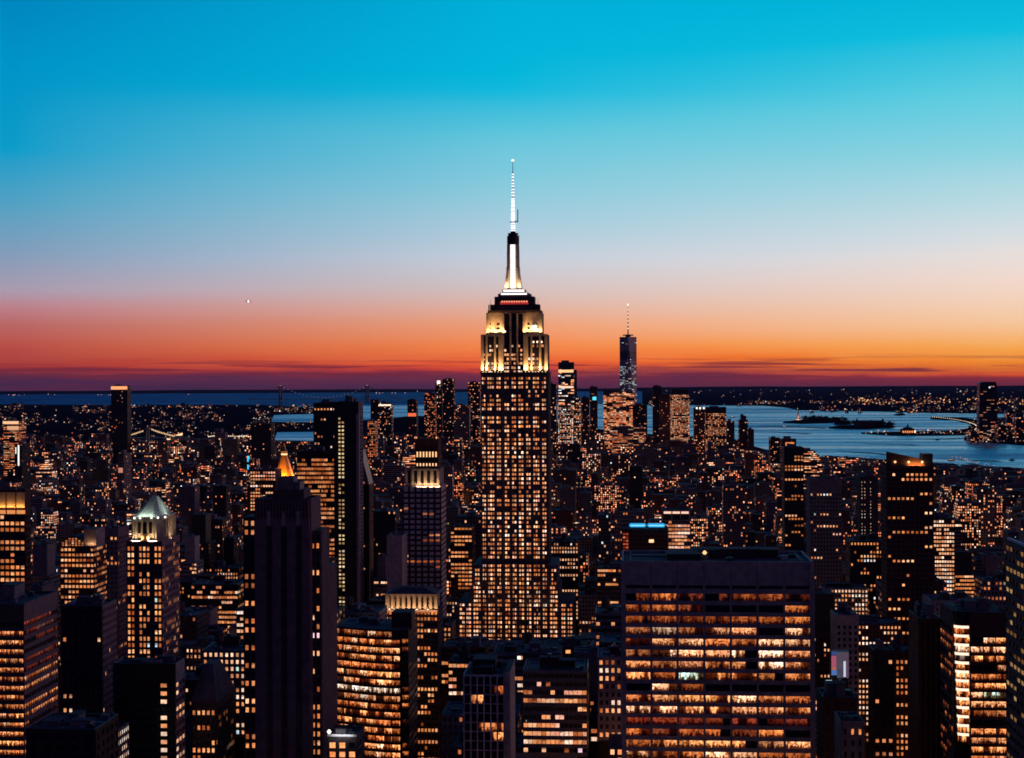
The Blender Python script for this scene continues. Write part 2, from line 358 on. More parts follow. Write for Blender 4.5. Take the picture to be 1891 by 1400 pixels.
# ------------------------------------------------------------------ light colours inside windows
PAL = {
 'amber': [(1.0, .36, .12), (.85, .24, .07), (1.1, .47, .20), (.5, .13, .035), (1.2, .62, .34), (.9, .30, .10), (.68, .19, .055), (1.05, .42, .14)],
 'cream': [(1.1, .52, .27), (.95, .38, .16), (1.25, .78, .52), (.7, .27, .12), (1.15, .60, .34), (.9, .33, .12), (1.2, .95, .8)],
 'deep': [(.40, .09, .022), (.58, .15, .035), (.8, .24, .06), (.24, .05, .018)],
 'red': [(.40, .06, .025), (.26, .04, .02), (.62, .13, .05)],
 'mixed': [(.95, .34, .12), (1.1, .55, .28), (.65, .19, .06), (1.15, .78, .58), (.5, .14, .05), (1.0, .42, .17), (.8, .26, .09), (1.1, .5, .36)],
 'olive': [(.85, .66, .34), (1.0, .78, .44), (.65, .47, .20), (1.1, .88, .56)],
 'white': [(1.4, 1.2, 1.0), (1.2, 1.1, 1.0), (1.4, 1.0, .75)],
 'cool': [(.55, .72, .85), (.9, .95, 1.0), (.6, .85, .75), (.9, .6, .75)],
}
def pick(rng, pal, k=1.0):
    c = rng.choice(PAL[pal]); s = (.3 + .9 * rng.random() ** .8) * k
    if rng.random() < .007: c = rng.choice(PAL['cool'])
    return (c[0] * s, c[1] * min(s, s ** 1.3), c[2] * min(s, s ** 1.6)) if s < 1 else tuple(x * s for x in c)

# ------------------------------------------------------------------ building helpers
REG = []            # screen rectangles of finished buildings: (V, x0, x1, ytop, ybottom, short)
FOOT = []           # plan rectangles (x0, x1, y0, y1)
def add_windows(root, quads, cap=100, mat='window_light', name='window'):
    """quads: (points, glow, (width, height)); the largest as parts of their own, the rest as one part"""
    quads = sorted(quads, key=lambda q: -q[2][0] * q[2][1])
    rng = random.Random(len(quads))
    def put(mb, q):
        u0 = rng.uniform(0, 500)
        w, h = q[2]; mb.face(q[0], mat, [(u0, 0), (u0 + w, 0), (u0 + w, h), (u0, h)], glow=q[1])
    for q in quads[:cap]:
        mb = MB(); put(mb, q); mb.build(name, root)
    if len(quads) > cap:
        mb = MB()
        for q in quads[cap:]: put(mb, q)
        tag(mb.build(name, root), kind='stuff')
def facade(mb, o, a, n, w, zb, zt, fl, bay, ww, wh, wall, proud=.3, blank=1.2, lit=.5, pal='amber', rng=None, k=1.0,
           rowvar=1.0, run=.5, zvis=None, pier=None, rowfn=None, pierproud=None, colskip=None):
    """real spandrels and piers in front of the glass; returns the lit panes"""
    nb = max(1, round(w / bay)); bw = w / nb
    pp = proud + .04 if pierproud is None else pierproud
    zlow = zb if zvis is None else max(zb, zvis)
    nr = int((zt - blank - zlow) / fl) + 1
    out = []
    sp = fl * (1 - wh)
    mb.obox(o, a, n, 0, w, zt - blank, zt, 0, proud, wall, skip='')
    for r in range(nr):
        z1 = zt - blank - r * fl; z0 = z1 - fl * wh
        mb.obox(o, a, n, 0, w, z0 - sp, z0, 0, proud, wall, skip='b')
    pw = bw * (1 - ww)
    zl = zt - blank - nr * fl
    if ww < .995:
        for c in range(nb + 1):
            x0, x1 = max(-.02, c * bw - pw / 2), min(w + .02, c * bw + pw / 2)
            mb.obox(o, a, n, x0, x1, zl, zt - .05, 0, pp, pier or wall, skip='bu')
    for r in range(nr):
        z1 = zt - blank - r * fl; z0 = z1 - fl * wh
        rp = lit * (rng.uniform(1 - .75 * rowvar, 1 + .75 * rowvar))
        rpal, rk = pal, k
        if rowfn:
            g = rowfn(r)
            if g is not None: rp, rpal, rk = g
        prev = rng.random() < rp; pc = None
        for c in range(nb):
            on = (prev if rng.random() < run else rng.random() < rp)
            prev = on
            if colskip and c in colskip: continue
            if not on: pc = None; continue
            g = pick(rng, rpal, rk)
            if pc and rng.random() < run: g = tuple(x * .8 + y * .2 for x, y in zip(pc, g))
            pc = g
            s0, s1 = c * bw + pw / 2, (c + 1) * bw - pw / 2
            d = .05
            pts = [(o[0] + a[0] * s + n[0] * d, o[1] + a[1] * s + n[1] * d, z) for s, z in ((s0, z0), (s1, z0), (s1, z1), (s0, z1))]
            out.append((pts, g, (s1 - s0, z1 - z0)))
    return out
def roofscape(root, x0, x1, y0, y1, z, rng, n=3, tank=False, col='concrete', hmax=6):
    """bulkheads, coolers and a water tank standing on the roof (all parts)"""
    w, dp = x1 - x0, y1 - y0
    for i in range(n):
        bw, bd = rng.uniform(.12, .35) * w, rng.uniform(.15, .4) * dp
        cx, cy = rng.uniform(x0 + bw / 2 + 1, x1 - bw / 2 - 1), rng.uniform(y0 + dp * .25, y1 - bd / 2 - 1)
        h = rng.uniform(.35, 1) * hmax
        mb = MB(); mb.box(cx - bw / 2, cx + bw / 2, cy - bd / 2, cy + bd / 2, z, z + h, col)
        mb.box(cx - bw / 2 - .3, cx + bw / 2 + .3, cy - bd / 2 - .3, cy + bd / 2 + .3, z + h + .003, z + h + .35, 'roof_tar')
        if i == 0 and h > 3: mb.box(cx - bw * .1, cx + bw * .1, cy - bd * .2, cy + bd * .2, z + h + .36, z + h + 1.6, 'steel')
        mb.build('bulkhead' if h > 3 else 'rooftop_unit', root)
    for i in range(int(3 + w * dp / 220)):
        cx, cy = rng.uniform(x0 + 1.5, x1 - 1.5), rng.uniform(y0 + 1.5, y1 - 1.5); a, c, h = rng.uniform(.5, 1.6), rng.uniform(.5, 1.4), rng.uniform(.6, 1.7)
        mb = MB(); mm = rng.choice(['steel', 'concrete', 'white_paint', 'black_metal']); mb.box(cx - a, cx + a, cy - c, cy + c, z + .002 * i, z + h, mm); mb.box(cx - a * .6, cx + a * .6, cy - c * .6, cy + c * .6, z + h + .003, z + h + .2, 'black_metal'); mb.build('cooling_unit', root)
    for i in range(2):
        yy = rng.uniform(y0 + 1, y1 - 1); mb = MB(); mb.box(x0 + 1, x1 - rng.uniform(1, w * .5), yy - .2, yy + .2, z + .05, z + .5, 'steel'); mb.build('roof_pipe', root)
    if n > 1 and w > 12:
        mb = MB()
        for a, b2, c, d2 in ((x0 + .3, x1 - .3, y0 + .3, y0 + .36), (x0 + .3, x0 + .36, y0 + .4, y1 - .3), (x1 - .36, x1 - .3, y0 + .4, y1 - .3)):
            mb.box(a, b2, c, d2, z + .9, z + 1.0, 'steel'); mb.box(a, b2, c, d2, z + .45, z + .52, 'steel')
        mb.build('railing', root)
    if tank: water_tank(root, rng.uniform(x0 + 4, x1 - 4), rng.uniform(y0 + 4, y1 - 4), z)
def water_tank(root, cx, cy, z, r=2.4):
    mb = MB()
    mb.cyl(cx, cy, [(z + 3, r), (z + 7, r)], 'tank_wood', 10); mb.cyl(cx, cy, [(z + 7.003, r + .2), (z + 8.8, .2)], 'roof_tar', 10)
    o = mb.build('water_tank', root)
    lg = MB()
    for i in range(4):
        x, y = cx + r * .7 * math.cos(i * 1.571 + .78), cy + r * .7 * math.sin(i * 1.571 + .78)
        lg.box(x - .12, x + .12, y - .12, y + .12, z, z + 3, 'steel')
    lg.build('tank_legs', o)
def tower(name, label, short, px0, px1, ytop, V, depth, wall='brown_stone', fl=3.6, bay=3.2, ww=.5, wh=.55, lit=.4, pal='amber', side=None,
          slit=None, blank=2.0, seed=1, proud=.3, k=1.0, rowvar=1.0, run=.5, roofn=3, tank=False, mat='window_light', ybot=1450, cat='building',
          rowfn=None, sbay=None, sww=None, pier=None, group=None, swall=None, roofcol='concrete', hmax=6, core='glass_dark', cap=100, roof='roof_tar', pierproud=None, spal=None, top=True, colskip=None, srowfn=None):
    rng = random.Random(seed)
    x0, x1 = XP(px0, V), XP(px1, V); z = ZP(ytop, V, (px0 + px1) / 2)
    y0, y1 = V, V + depth
    root = empty(name, ((x0 + x1) / 2, (y0 + y1) / 2, 0), label, cat, group)
    zv = ZP(min(1450, ybot + 130), V, (px0 + px1) / 2)
    mb = MB()
    mb.box(x0, x1, y0, y1, 0, z - 1.2, core)
    q = facade(mb, (x0, y0), (1, 0), (0, -1), x1 - x0, 0, z, fl, bay, ww, wh, wall, proud, blank, lit, pal, rng, k, rowvar, run, zv, pier, rowfn, pierproud, colskip)
    sl = lit if slit is None else slit
    kw = dict(proud=proud, blank=blank, lit=sl, pal=spal or pal, rng=rng, k=k, rowvar=rowvar, run=run, zvis=zv, pier=pier, rowfn=srowfn, pierproud=pierproud)
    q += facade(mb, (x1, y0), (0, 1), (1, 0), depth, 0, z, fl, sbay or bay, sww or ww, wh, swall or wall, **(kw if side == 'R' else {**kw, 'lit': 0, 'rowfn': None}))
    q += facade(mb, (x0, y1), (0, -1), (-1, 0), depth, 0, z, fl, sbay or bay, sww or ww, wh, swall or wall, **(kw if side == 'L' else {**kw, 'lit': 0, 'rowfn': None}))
    mb.obox((x1, y1), (-1, 0), (0, 1), 0, x1 - x0, 0, z, 0, .3, wall)
    mb.build('wall', root)
    rb = MB(); rb.box(x0 + .01, x1 - .01, y0 + .01, y1 - .01, z - 1.197, z - .9, roof); rb.build('roof', root)
    add_windows(root, q, cap, mat)
    if top and roofn: roofscape(root, x0, x1, y0, y1, z - .9, rng, roofn, tank, roofcol, hmax)
    REG.append((V, px0, px1, ytop, ybot, short, root)); FOOT.append((x0 - 4, x1 + 4, y0 - 4, y1 + 4))
    return root, (x0, x1, y0, y1, z), rng
def strip_light(root, loc, target, sx, sy, power, col, name='floodlight', spread=180):
    L = bpy.data.lights.new(name, 'AREA'); L.shape = 'RECTANGLE'; L.size = sx; L.size_y = sy; L.energy = power; L.color = col; L.spread = R(spread)
    o = bpy.data.objects.new(name, L); S.collection.objects.link(o)
    dv = Vector(target) - Vector(loc)
    o.rotation_euler = dv.to_track_quat('-Z', 'Y').to_euler(); o.location = Vector(loc) - root.location; o.parent = root
    return o
# ================================================================== SETTING
def curved_land(name, pxpoly, lift, mat, kind='structure', step=1500, pts=None):
    """a sheet of land following the curved earth, outlined on the ground"""
    pts = pts or [GH(*p) for p in pxpoly]
    bm = bmesh.new()
    vs = [bm.verts.new((p.x, p.y, 0)) for p in pts]
    es = [bm.edges.new((vs[i], vs[(i + 1) % len(vs)])) for i in range(len(vs))]
    bmesh.ops.triangle_fill(bm, edges=es, use_beauty=True, use_dissolve=False)
    xs = [p.x for p in pts]; ys = [p.y for p in pts]
    for ax, lo, hi in ((1, min(ys), max(ys)), (0, min(xs), max(xs))):
        v = lo + step
        while v < hi:
            co = (0, v, 0) if ax else (v, 0, 0); no = (0, 1, 0) if ax else (1, 0, 0)
            bmesh.ops.bisect_plane(bm, geom=bm.verts[:] + bm.edges[:] + bm.faces[:], plane_co=co, plane_no=no)
            v += step
    be = [e for e in bm.edges if e.is_boundary]
    r = bmesh.ops.extrude_edge_only(bm, edges=be)
    low = {v for v in r['geom'] if isinstance(v, bmesh.types.BMVert)}
    for v in bm.verts: v.co.z = drop(v.co.x, v.co.y) + (lift if v not in low else -6)
    bmesh.ops.recalc_face_normals(bm, faces=bm.faces[:])
    me = bpy.data.meshes.new(name); bm.to_mesh(me); bm.free(); me.materials.append(MATS[mat])
    o = bpy.data.objects.new(name, me); S.collection.objects.link(o); return tag(o, kind=kind)
def water_disc():
    mb = MB(); rad = [0, 1500, 3000, 4500] + [6000, 8000, 10000, 12000, 14000, 15400] + [16000 + 2000 * i for i in range(18)]
    n = 72; prev = None
    for r in rad:
        ring = [(r * math.cos(2 * math.pi * i / n), r * math.sin(2 * math.pi * i / n), -(r * r) / (2 * RE) - 3.0) for i in range(n)]
        if prev and prev[0] != prev[1]: mb.loft([prev, ring], 'harbour_water' if r < 15500 else 'dimmed_far_sea', True, False, smooth=True)
        elif prev:
            for i in range(n): mb.face((prev[0], ring[i], ring[(i + 1) % n]), 'harbour_water', smooth=True)
        prev = ring
    return tag(mb.build('water'), kind='structure')
water_disc()
MAIN = [(-700, 747), (-300, 747), (0, 747), (250, 748), (480, 748), (575, 752), (598, 763), (506, 766), (500, 779), (598, 780), (602, 796), (512, 797), (505, 813), (598, 815), (650, 806), (672, 776), (720, 772), (765, 768), (840, 770), (900, 772),
        (1000, 776), (1104, 792), (1205, 802), (1290, 817), (1392, 824), (1440, 838), (1520, 851), (1570, 860), (1640, 869), (1720, 873), (1891, 872), (2400, 880)]
mp_ = [GH(*p) for p in MAIN]
mp_ = mp_ + [Vector((2600, 3000, 0)), Vector((1600, -400, 0)), Vector((-1600, -400, 0)), Vector((-5200, 7000, 0))]
curved_land('ground', None, 0.0, 'soil', pts=mp_)
# avenues and cross streets of the grid
mb = MB()
AVS = [-900 + 274 * i for i in range(8) if i not in (3, 4, 5)]
for u in AVS: mb.face(((u - 12, 200, .0), (u + 12, 200, .0), (u + 12, 4600, .0), (u - 12, 4600, .0)), 'asphalt')
for i in range(8, 56): 
    v = 80.0 * i + 24
    mb.face(((-1500, v - 5, .0), (1900, v - 5, .0), (1900, v + 5, .0), (-1500, v + 5, .0)), 'asphalt')
# streets follow the curved ground
mb2 = MB()
for f, in [(f,) for f in mb.f]:
    p = [Vector(mb.v[i]) for i in f]
    for k in range(12):
        a0, a1 = p[0].lerp(p[3], k / 12), p[0].lerp(p[3], (k + 1) / 12); b0, b1 = p[1].lerp(p[2], k / 12), p[1].lerp(p[2], (k + 1) / 12)
        lift = .35 if abs(p[1].x - p[0].x) < 100 else .30
        q = [Vector((v.x, v.y, drop(v.x, v.y) + lift)) for v in (a0, b0, b1, a1)]
        mb2.face(q, 'asphalt')
tag(mb2.build('road'), kind='structure')
# the far shores
curved_land('far_shore', [(1186, 747), (1290, 748), (1411, 749), (1450, 752), (1475, 757), (1560, 758), (1640, 760), (1720, 762), (1800, 763), (1891, 764), (2500, 764), (2500, 718), (1891, 717.5), (1500, 719), (1186, 722)], 2.0, 'soil', step=2500)
curved_land('pier_shore', [(1590, 800), (1640, 798), (1700, 797), (1760, 796), (1800, 790), (1790, 782), (1765, 776), (1718, 774), (1720, 770), (1780, 772), (1812, 776), (1850, 772), (1891, 772), (2500, 778), (2500, 830), (1891, 822), (1840, 817), (1780, 812), (1790, 806), (1800, 802), (1740, 803), (1660, 804)], 2.0, 'soil')
ISL1 = [(1446, 780), (1470, 777), (1500, 775), (1540, 775), (1566, 778), (1530, 781), (1480, 782)]
ISL2 = [(1530, 790), (1550, 787), (1600, 785), (1640, 786), (1653, 788), (1640, 790), (1600, 792), (1560, 792)]
curved_land('island', ISL1, 3.0, 'soil', step=600)
curved_land('island', ISL2, 3.0, 'soil', step=600)
curved_land('islet', [(1650, 766), (1668, 764), (1672, 766), (1660, 767)], 3.0, 'soil', step=900)
# hills along the horizon
rng = random.Random(5)
mb = MB(); rows = []
from mathutils import noise as mnoise
for i in range(0, 95):
    px = -500 + i * 32
    Dm = 39000
    base = P(px, 700, Dm)
    zt = base.z + 0
    ytop = 701 - 9 * px / 1891 + 21.3 + 1.5 * mnoise.noise(Vector((px * .004, 3.1, 0))) + .8 * mnoise.noise(Vector((px * .02, 1.1, 0)))
    if px > 1150: ytop -= 1.5
    ztop = ZP(ytop, Dm, px)
    def at(D, z): 
        b = P(px, 700, D); return Vector((b.x, b.y, z))
    f0 = at(35500, 0); f0.z = drop(f0.x, f0.y) - 5
    bk = at(43500, 0); bk.z = drop(bk.x, bk.y) - 5
    mid = at(37500, 0); mid.z = drop(mid.x, mid.y) + .55 * (ztop - drop(mid.x, mid.y))
    rows.append([f0, mid, at(Dm, ztop), bk])
for a, b_ in zip(rows, rows[1:]):
    for k in range(3): mb.face((a[k], b_[k], b_[k + 1], a[k + 1]), 'soil', smooth=True)
tag(mb.build('hills'), kind='structure')

# ================================================================== THE SPIRE-TOPPED SKYSCRAPER
rng = random.Random(11)
V0 = 1290.0
SK = empty('skyscraper', (XP(950, V0), V0 + 20, 0), 'tallest skyscraper at the centre with floodlit crown, tapering mast and white lit antenna', 'skyscraper')
X = lambda px: XP(px, V0)
Z = lambda py: ZP(py, V0, 950)
WROWS = {}
def esb_windows():
    q = []
    cols = [(889.6, 896.4), (899.6, 912.2), (916.4, 924.8), (931, 940), (944.4, 952.8), (956.8, 966.2), (970.8, 979.4), (983.8, 995.6), (1000.2, 1008.2)]
    cnt = [2, 3, 2, 2, 2, 2, 2, 3, 2]
    y = 699.0; r = 0
    dark = {3: .3, 4: .45, 8: .12, 13: .3, 17: .75, 22: .9, 26: .5, 33: .6, 42: .95}
    while y < 1192:
        base = dark.get(r, rng.choice([.98, .95, .92, .85, .9]))
        if 1030 < y < 1041: y += 8.05; r += 1; continue
        for ci, ((xa, xb), n) in enumerate(zip(cols, cnt)):
            bp = base * rng.choice([1, 1, 1, 1, 1, 1, 1, 1, 1, .9, .2])
            pal = rng.choice(['cream', 'mixed', 'mixed', 'amber'])
            w = (xb - xa) / n
            for k in range(n):
                if rng.random() > bp: continue
                vv = V0 + (3.0 if 3 <= ci <= 5 else 0) - .08
                if y > 1043: vv = V0 - 6.08
                if y > 1083: vv = V0 - 12.08
                if y > 1116: vv = V0 - 18.08
                q.append((xa + k * w + .6, xa + (k + 1) * w - .6, y - 2.2, y + 2.0, vv, pick(rng, pal, rng.choice([.55, 1.0, 1.35, 1.45]))))
        if y > 1046:
            ext = [(875.5, 884, 2), (1016.5, 1025.8, 2)] if y < 1083 else [(872, 886, 3), (1013.5, 1028, 3)]
            if y > 1116: ext += [(846.5, 856, 2), (859, 868, 2), (1034.5, 1043, 2), (1046, 1055, 2)]
            for xa, xb, n in ext:
                w = (xb - xa) / n
                for k in range(n):
                    if rng.random() < .88:
                        vv = V0 - 6.08 if y < 1083 else (V0 - 12.08 if y < 1116 else V0 - 18.08)
                        q.append((xa + k * w + .6, xa + (k + 1) * w - .6, y - 2.2, y + 2.0, vv, pick(rng, 'mixed', 1.3)))
        y += 8.05; r += 1
    # upper shaft, centre recess and wings
    for y in (639, 647, 655, 663, 671, 679, 686.5):
        for xa, xb, n, vv in ((931, 940, 2, V0 + 8), (944.2, 952.6, 2, V0 + 8), (956.6, 965, 2, V0 + 8), (893, 896, 1, V0 + 4), (900.4, 911, 3, V0 + 4), (916, 919.5, 1, V0 + 4), (975.5, 979.4, 1, V0 + 4), (983, 995, 3, V0 + 4), (999.4, 1004.5, 1, V0 + 4)):
            w = (xb - xa) / n
            for k in range(n):
                if rng.random() < (.75 if y > 650 else .35):
                    q.append((xa + k * w + .3, xa + (k + 1) * w - .3, y - 2.2, y + 2.2, vv - .1, pick(rng, 'cream', .9)))
    for px in (985.5, 992.5, 1000.6): q.append((px - 1.5, px + 1.5, 630, 633.6, V0 + 3.9, (1.7, 1.3, .9)))
    out = []
    for xa, xb, ya, yb, vv, g in q:
        x0, x1 = XP(xa, vv), XP(xb, vv); za, zb = ZP(yb, vv, 950), ZP(ya, vv, 950)
        out.append((((x0, vv, za), (x1, vv, za), (x1, vv, zb), (x0, vv, zb)), g, (x1 - x0, zb - za)))
    return out
add_windows(SK, esb_windows())
mb = MB()
dp = 41
zr = Z(690)
mb.box(X(888), X(928.2), V0, V0 + dp, 0, zr, 'shaded_limestone'); mb.box(X(967.8), X(1012), V0, V0 + dp, 0, zr, 'shaded_limestone')
mb.box(X(928.2), X(967.8), V0 + 3, V0 + dp - 3, 0, zr - .02, 'shaded_limestone')
# ribs between the window bays
for px, w in ((888.8, 1.4), (898, 1.8), (914.3, 2.2), (926.6, 2.6), (969.2, 2.4), (981.6, 2.2), (997.9, 2.4), (1010.4, 2.6)):
    mb.box(X(px - w / 2), X(px + w / 2), V0 - .5, V0 - .003, 0, zr - .05, 'shaded_limestone')
for px, w in ((942.2, 2.4), (954.8, 2.2)): mb.box(X(px - w / 2), X(px + w / 2), V0 + 2.4, V0 + 2.997, 0, zr - .05, 'shaded_limestone')
for i in range(9): mb.box(X(1012) + .003, X(1012) + .5, V0 + 1 + i * 4.6, V0 + 2.6 + i * 4.6, 0, zr - .05, 'shaded_limestone')
mb.build('tower_shaft', SK)
mb = MB()
for xa, xb, yt, dv, dd in ((873, 1028, 1041.5, 6, 52), (868.5, 1031, 1083, 12, 60), (843, 1058, 1114, 18, 66)):
    mb.box(X(xa), X(xb), V0 - dv, V0 + dd, 0, Z(yt) , 'shaded_limestone')
    n = int((xb - xa) / 7.2)
    for i in range(n + 1):
        px = xa + (xb - xa) * i / n
        mb.box(X(px - .6), X(px + .6), V0 - dv - .35, V0 - dv - .003, 0, Z(yt) - .4, 'shaded_limestone')
mb.build('lower_setback', SK)
mb = MB(); mb.box(X(886.2), X(1013.8), V0 - 1.2, V0 + dp + 1.2, zr + .003, Z(687.2), 'brown_stone'); mb.build('cornice', SK)
ze = Z(687.2) + .003
mb = MB()
zu = Z(617)
mb.box(X(890), X(929.5), V0 + 4, V0 + 36, ze, zu, 'limestone'); mb.box(X(966.5), X(1010), V0 + 4, V0 + 36, ze, zu, 'limestone')
mb.box(X(929.5), X(966.5), V0 + 8, V0 + 34, ze, Z(577), 'limestone')
for a, b_ in ((887.6, 892.4), (896.6, 899.7), (912, 915.2), (920.4, 929.4), (966.6, 974.6), (980, 982.4), (995.6, 998.8), (1005.8, 1011.4)):
    mb.box(X(a), X(b_), V0 + 2.6, V0 + 3.997, ze, zu - .3 - .1 * rng.random(), 'limestone')
for a, b_ in ((940.6, 943.2), (953.2, 955.8)): mb.box(X(a), X(b_), V0 + 6.4, V0 + 7.997, ze, Z(578), 'limestone')
# dark window slots between the ribs
for a, b_ in ((892.8, 896.2), (900, 911.6), (915.6, 920), (975, 979.6), (982.8, 995.2), (999.2, 1005.4)):
    mb.box(X(a), X(b_), V0 + 3.93, V0 + 3.99, ze + 2.5, zu - 2, 'glass_dark')
for a, b_ in ((930.4, 940.2), (943.6, 952.8), (956.2, 965.6)): mb.box(X(a), X(b_), V0 + 7.93, V0 + 7.99, ze + 2, Z(579), 'glass_dark')
for i in range(5): mb.box(X(1010) + .003, X(1010) + .7, V0 + 6 + i * 6, V0 + 8.4 + i * 6, ze, zu - .4, 'limestone')
mb.build('upper_shaft', SK)
mb = MB(); z5 = Z(577)
for xa_, xb_, slots_, ribs_ in ((897, 930.5, ((903.5, 905.3), (916.5, 922)), ((897.2, 901), (926.5, 930.3))), (965, 1001, ((973.5, 978), (990, 992)), ((965.2, 969), (996, 1000.8)))):
    mb = MB(); mb.box(X(xa_), X(xb_), V0 + 7, V0 + 33, zu + .003, z5, 'limestone')
    for a, b_ in slots_:
        for y in (598, 606): mb.box(X(a), X(b_), V0 + 6.93, V0 + 6.99, Z(y + 2), Z(y - 2), 'glass_dark')
    for a, b_ in ribs_: mb.box(X(a), X(b_), V0 + 6.2, V0 + 6.997, zu + .003, z5 - .6, 'limestone')
    mb.build('crown_block', SK)
mb = MB()
mb.box(X(900), X(999), V0 + 6, V0 + 34, z5 + .003, Z(572.5), 'brown_stone')
mb.box(X(904), X(995), V0 + 8, V0 + 33, Z(572.5) + .003, Z(561.5), 'brown_stone')
mb.box(X(912), X(986), V0 + 10, V0 + 31, Z(561.5) + .003, Z(546.5), 'brown_stone')
for px in (902, 907, 913, 918, 979, 984, 990, 996): mb.box(X(px - .9), X(px + .9), V0 + 7, V0 + 9.5, Z(572.5), Z(558 + abs(px - 950) * .12 - 2), 'brown_stone')
for px in (905, 915, 983, 993, 922, 976): mb.cyl(X(px), V0 + 9, [(Z(562), .18), (Z(548 + rng.random() * 5), .12)], 'black_metal', 5)
mb.build('observation_deck', SK)
mb = MB()
for i in range(11):
    px = 926 + i * 4.6; mb.box(X(px - 1.5), X(px + 1.5), V0 + 9.9, V0 + 9.96, Z(557.2), Z(554.6), 'lamp_light', glow=(1.5, .42, .22))
mb.box(X(922), X(975), V0 + 9.9, V0 + 9.95, Z(561), Z(557.5), 'lamp_light', glow=(.42, .02, .015))
mb.build('red_light_strip', SK)
for a, b_, y0, y1, dv in ((918, 979, 546.5, 541, 12), (922, 974, 541, 538.5, 13), (926, 969, 538.5, 533, 14)):
    mb = MB(); mb.box(X(a), X(b_), V0 + dv, V0 + 42 - dv, Z(y0) + .004, Z(y1), 'pale_stone'); mb.build('mast_step', SK)
for a, b_, y0, y1, dv in ((924, 972, 542.8, 539.8, 11.8), (928, 967, 537, 533.6, 13.8)):
    mb = MB(); mb.box(X(a), X(b_), V0 + dv, V0 + dv + .15, Z(y0), Z(y1), 'lamp_light', glow=(1.7, 1.55, 1.5)); mb.build('white_light_band', SK)
# tapering mast with four wings and a glass front
cx, cy = XP(948.8, V0 + 21), V0 + 21
Z = lambda py: ZP(py, V0 + 21, 950)
H = lambda px: px * (V0 + 21) / F
prof = [(533, 13.6), (526, 13), (515, 12.2), (500, 11.6), (480, 11.1), (452, 10.6)]
mb = MB()
mb.loft([[(cx + H(r * a), cy + H(r * b_), Z(y)) for a, b_ in ((-1, -.38), (-.38, -1), (.38, -1), (1, -.38), (1, .38), (.38, 1), (-.38, 1), (-1, .38))] for y, r in [(533, 9.8), (500, 9.2), (452, 8.8)]], 'steel')
mb.build('mast', SK)
wprof = [(533, 17.5), (526, 16.2), (515, 14.6), (506, 13), (496, 12.4), (493, 11.6), (470, 11.3), (452, 10.9)]
for ang in (math.pi * 5 / 4, math.pi * 7 / 4, math.pi / 4, math.pi * 3 / 4):
    mb = MB(); ca, sa = math.cos(ang), math.sin(ang); t = 1.5
    rings = []
    for y, r in wprof:
        o = H(r); pts = []
        for rr, tt in ((H(5), -t), (o * 1.12, -t), (o * 1.12, t), (H(5), t)):
            pts.append((cx + ca * rr * 1.0 - sa * tt, cy + sa * rr * 1.0 + ca * tt, Z(y)))
        rings.append(pts)
    mb.loft(rings, 'pale_stone'); mb.build('mast_wing', SK)
mb = MB()
for i in range(14):
    y0 = 533 - i * 5.75; mb.box(cx - H(4.2), cx + H(4.2), cy - H(10.2), cy - H(9.95), Z(y0) + .12, Z(y0 - 5.75) - .12, 'lamp_light', glow=(1.75, 1.6, 1.6))
mb.build('mast_glass', SK)
mb = MB()
for i in range(16):
    y0 = 530 - i * 4.8
    mb.box(cx + H(9.9), cx + H(10.1), cy - H(3), cy + H(3), Z(y0), Z(y0 - 3.4), 'lamp_light', glow=(1.5, .95, .6))
mb.build('mast_glass', SK)
mb = MB()
mb.cyl(cx, cy, [(Z(452), H(11)), (Z(449), H(11.2)), (Z(448.9), H(10.2)), (Z(440), H(10.4)), (Z(439.9), H(11.4)), (Z(437.5), H(11.4)), (Z(437.4), H(8.8)), (Z(433), H(8.4)), (Z(432), H(10)), (Z(431), H(10)), (Z(430.9), H(5.5)), (Z(427), H(4))], 'black_metal', 20)
for i in range(10):
    a = i * math.pi / 5; mb.box(cx + H(10.6) * math.cos(a) - .3, cx + H(10.6) * math.cos(a) + .3, cy + H(10.6) * math.sin(a) - .3, cy + H(10.6) * math.sin(a) + .3, Z(450), Z(434 + (i % 3)), 'black_metal')
mb.build('mast_cap', SK)
mb = MB()
mb.cyl(cx, cy, [(Z(428), H(3.2)), (Z(411), H(2.9)), (Z(410.9), H(6)), (Z(409.5), H(6)), (Z(409.4), H(2.7)), (Z(372), H(2.2)), (Z(340), H(1.6)), (Z(318), H(1.1)), (Z(317.9), H(.6)), (Z(298), H(.45))], 'steel', 10)
for i in range(26):
    y = 424 - i * 4.1; r = 3.7 - i * .085
    mb.box(cx - H(r), cx + H(r), cy - H(r), cy + H(r), Z(y) , Z(y - .7), 'black_metal')
ax = X(954.4); mb.box(ax - .35, ax + .35, cy - .4, cy + .4, Z(411), Z(387), 'black_metal'); mb.box(cx, ax, cy - .2, cy + .2, Z(409.4), Z(408), 'black_metal')
mb.build('antenna', SK)
mb = MB(); y = 427.5; i = 0
while y > 319:
    f = (427.5 - y) / 109; r = 4.2 - 2.5 * f; h = 2.9 if y > 412 else (6.5 if 372 < y < 408 else 3.0)
    mb.cyl(cx, cy, [(Z(y), H(r)), (Z(y - h), H(r * .97))], 'lamp_light', 8, glow=(1.45, 1.55, 1.8)); y -= h + (1.5 if y > 412 else (1.0 if y > 372 else 2.6))
mb.build('antenna_light', SK)
mb = MB(); mb.cyl(cx, cy, [(Z(298), .4), (Z(297), 1.2), (Z(295.5), 1.2), (Z(294.5), .3)], 'lamp_light', 8, glow=(2.2, 1.5, 1.1)); mb.build('beacon', SK)
WARMF = (1.0, .47, .16)
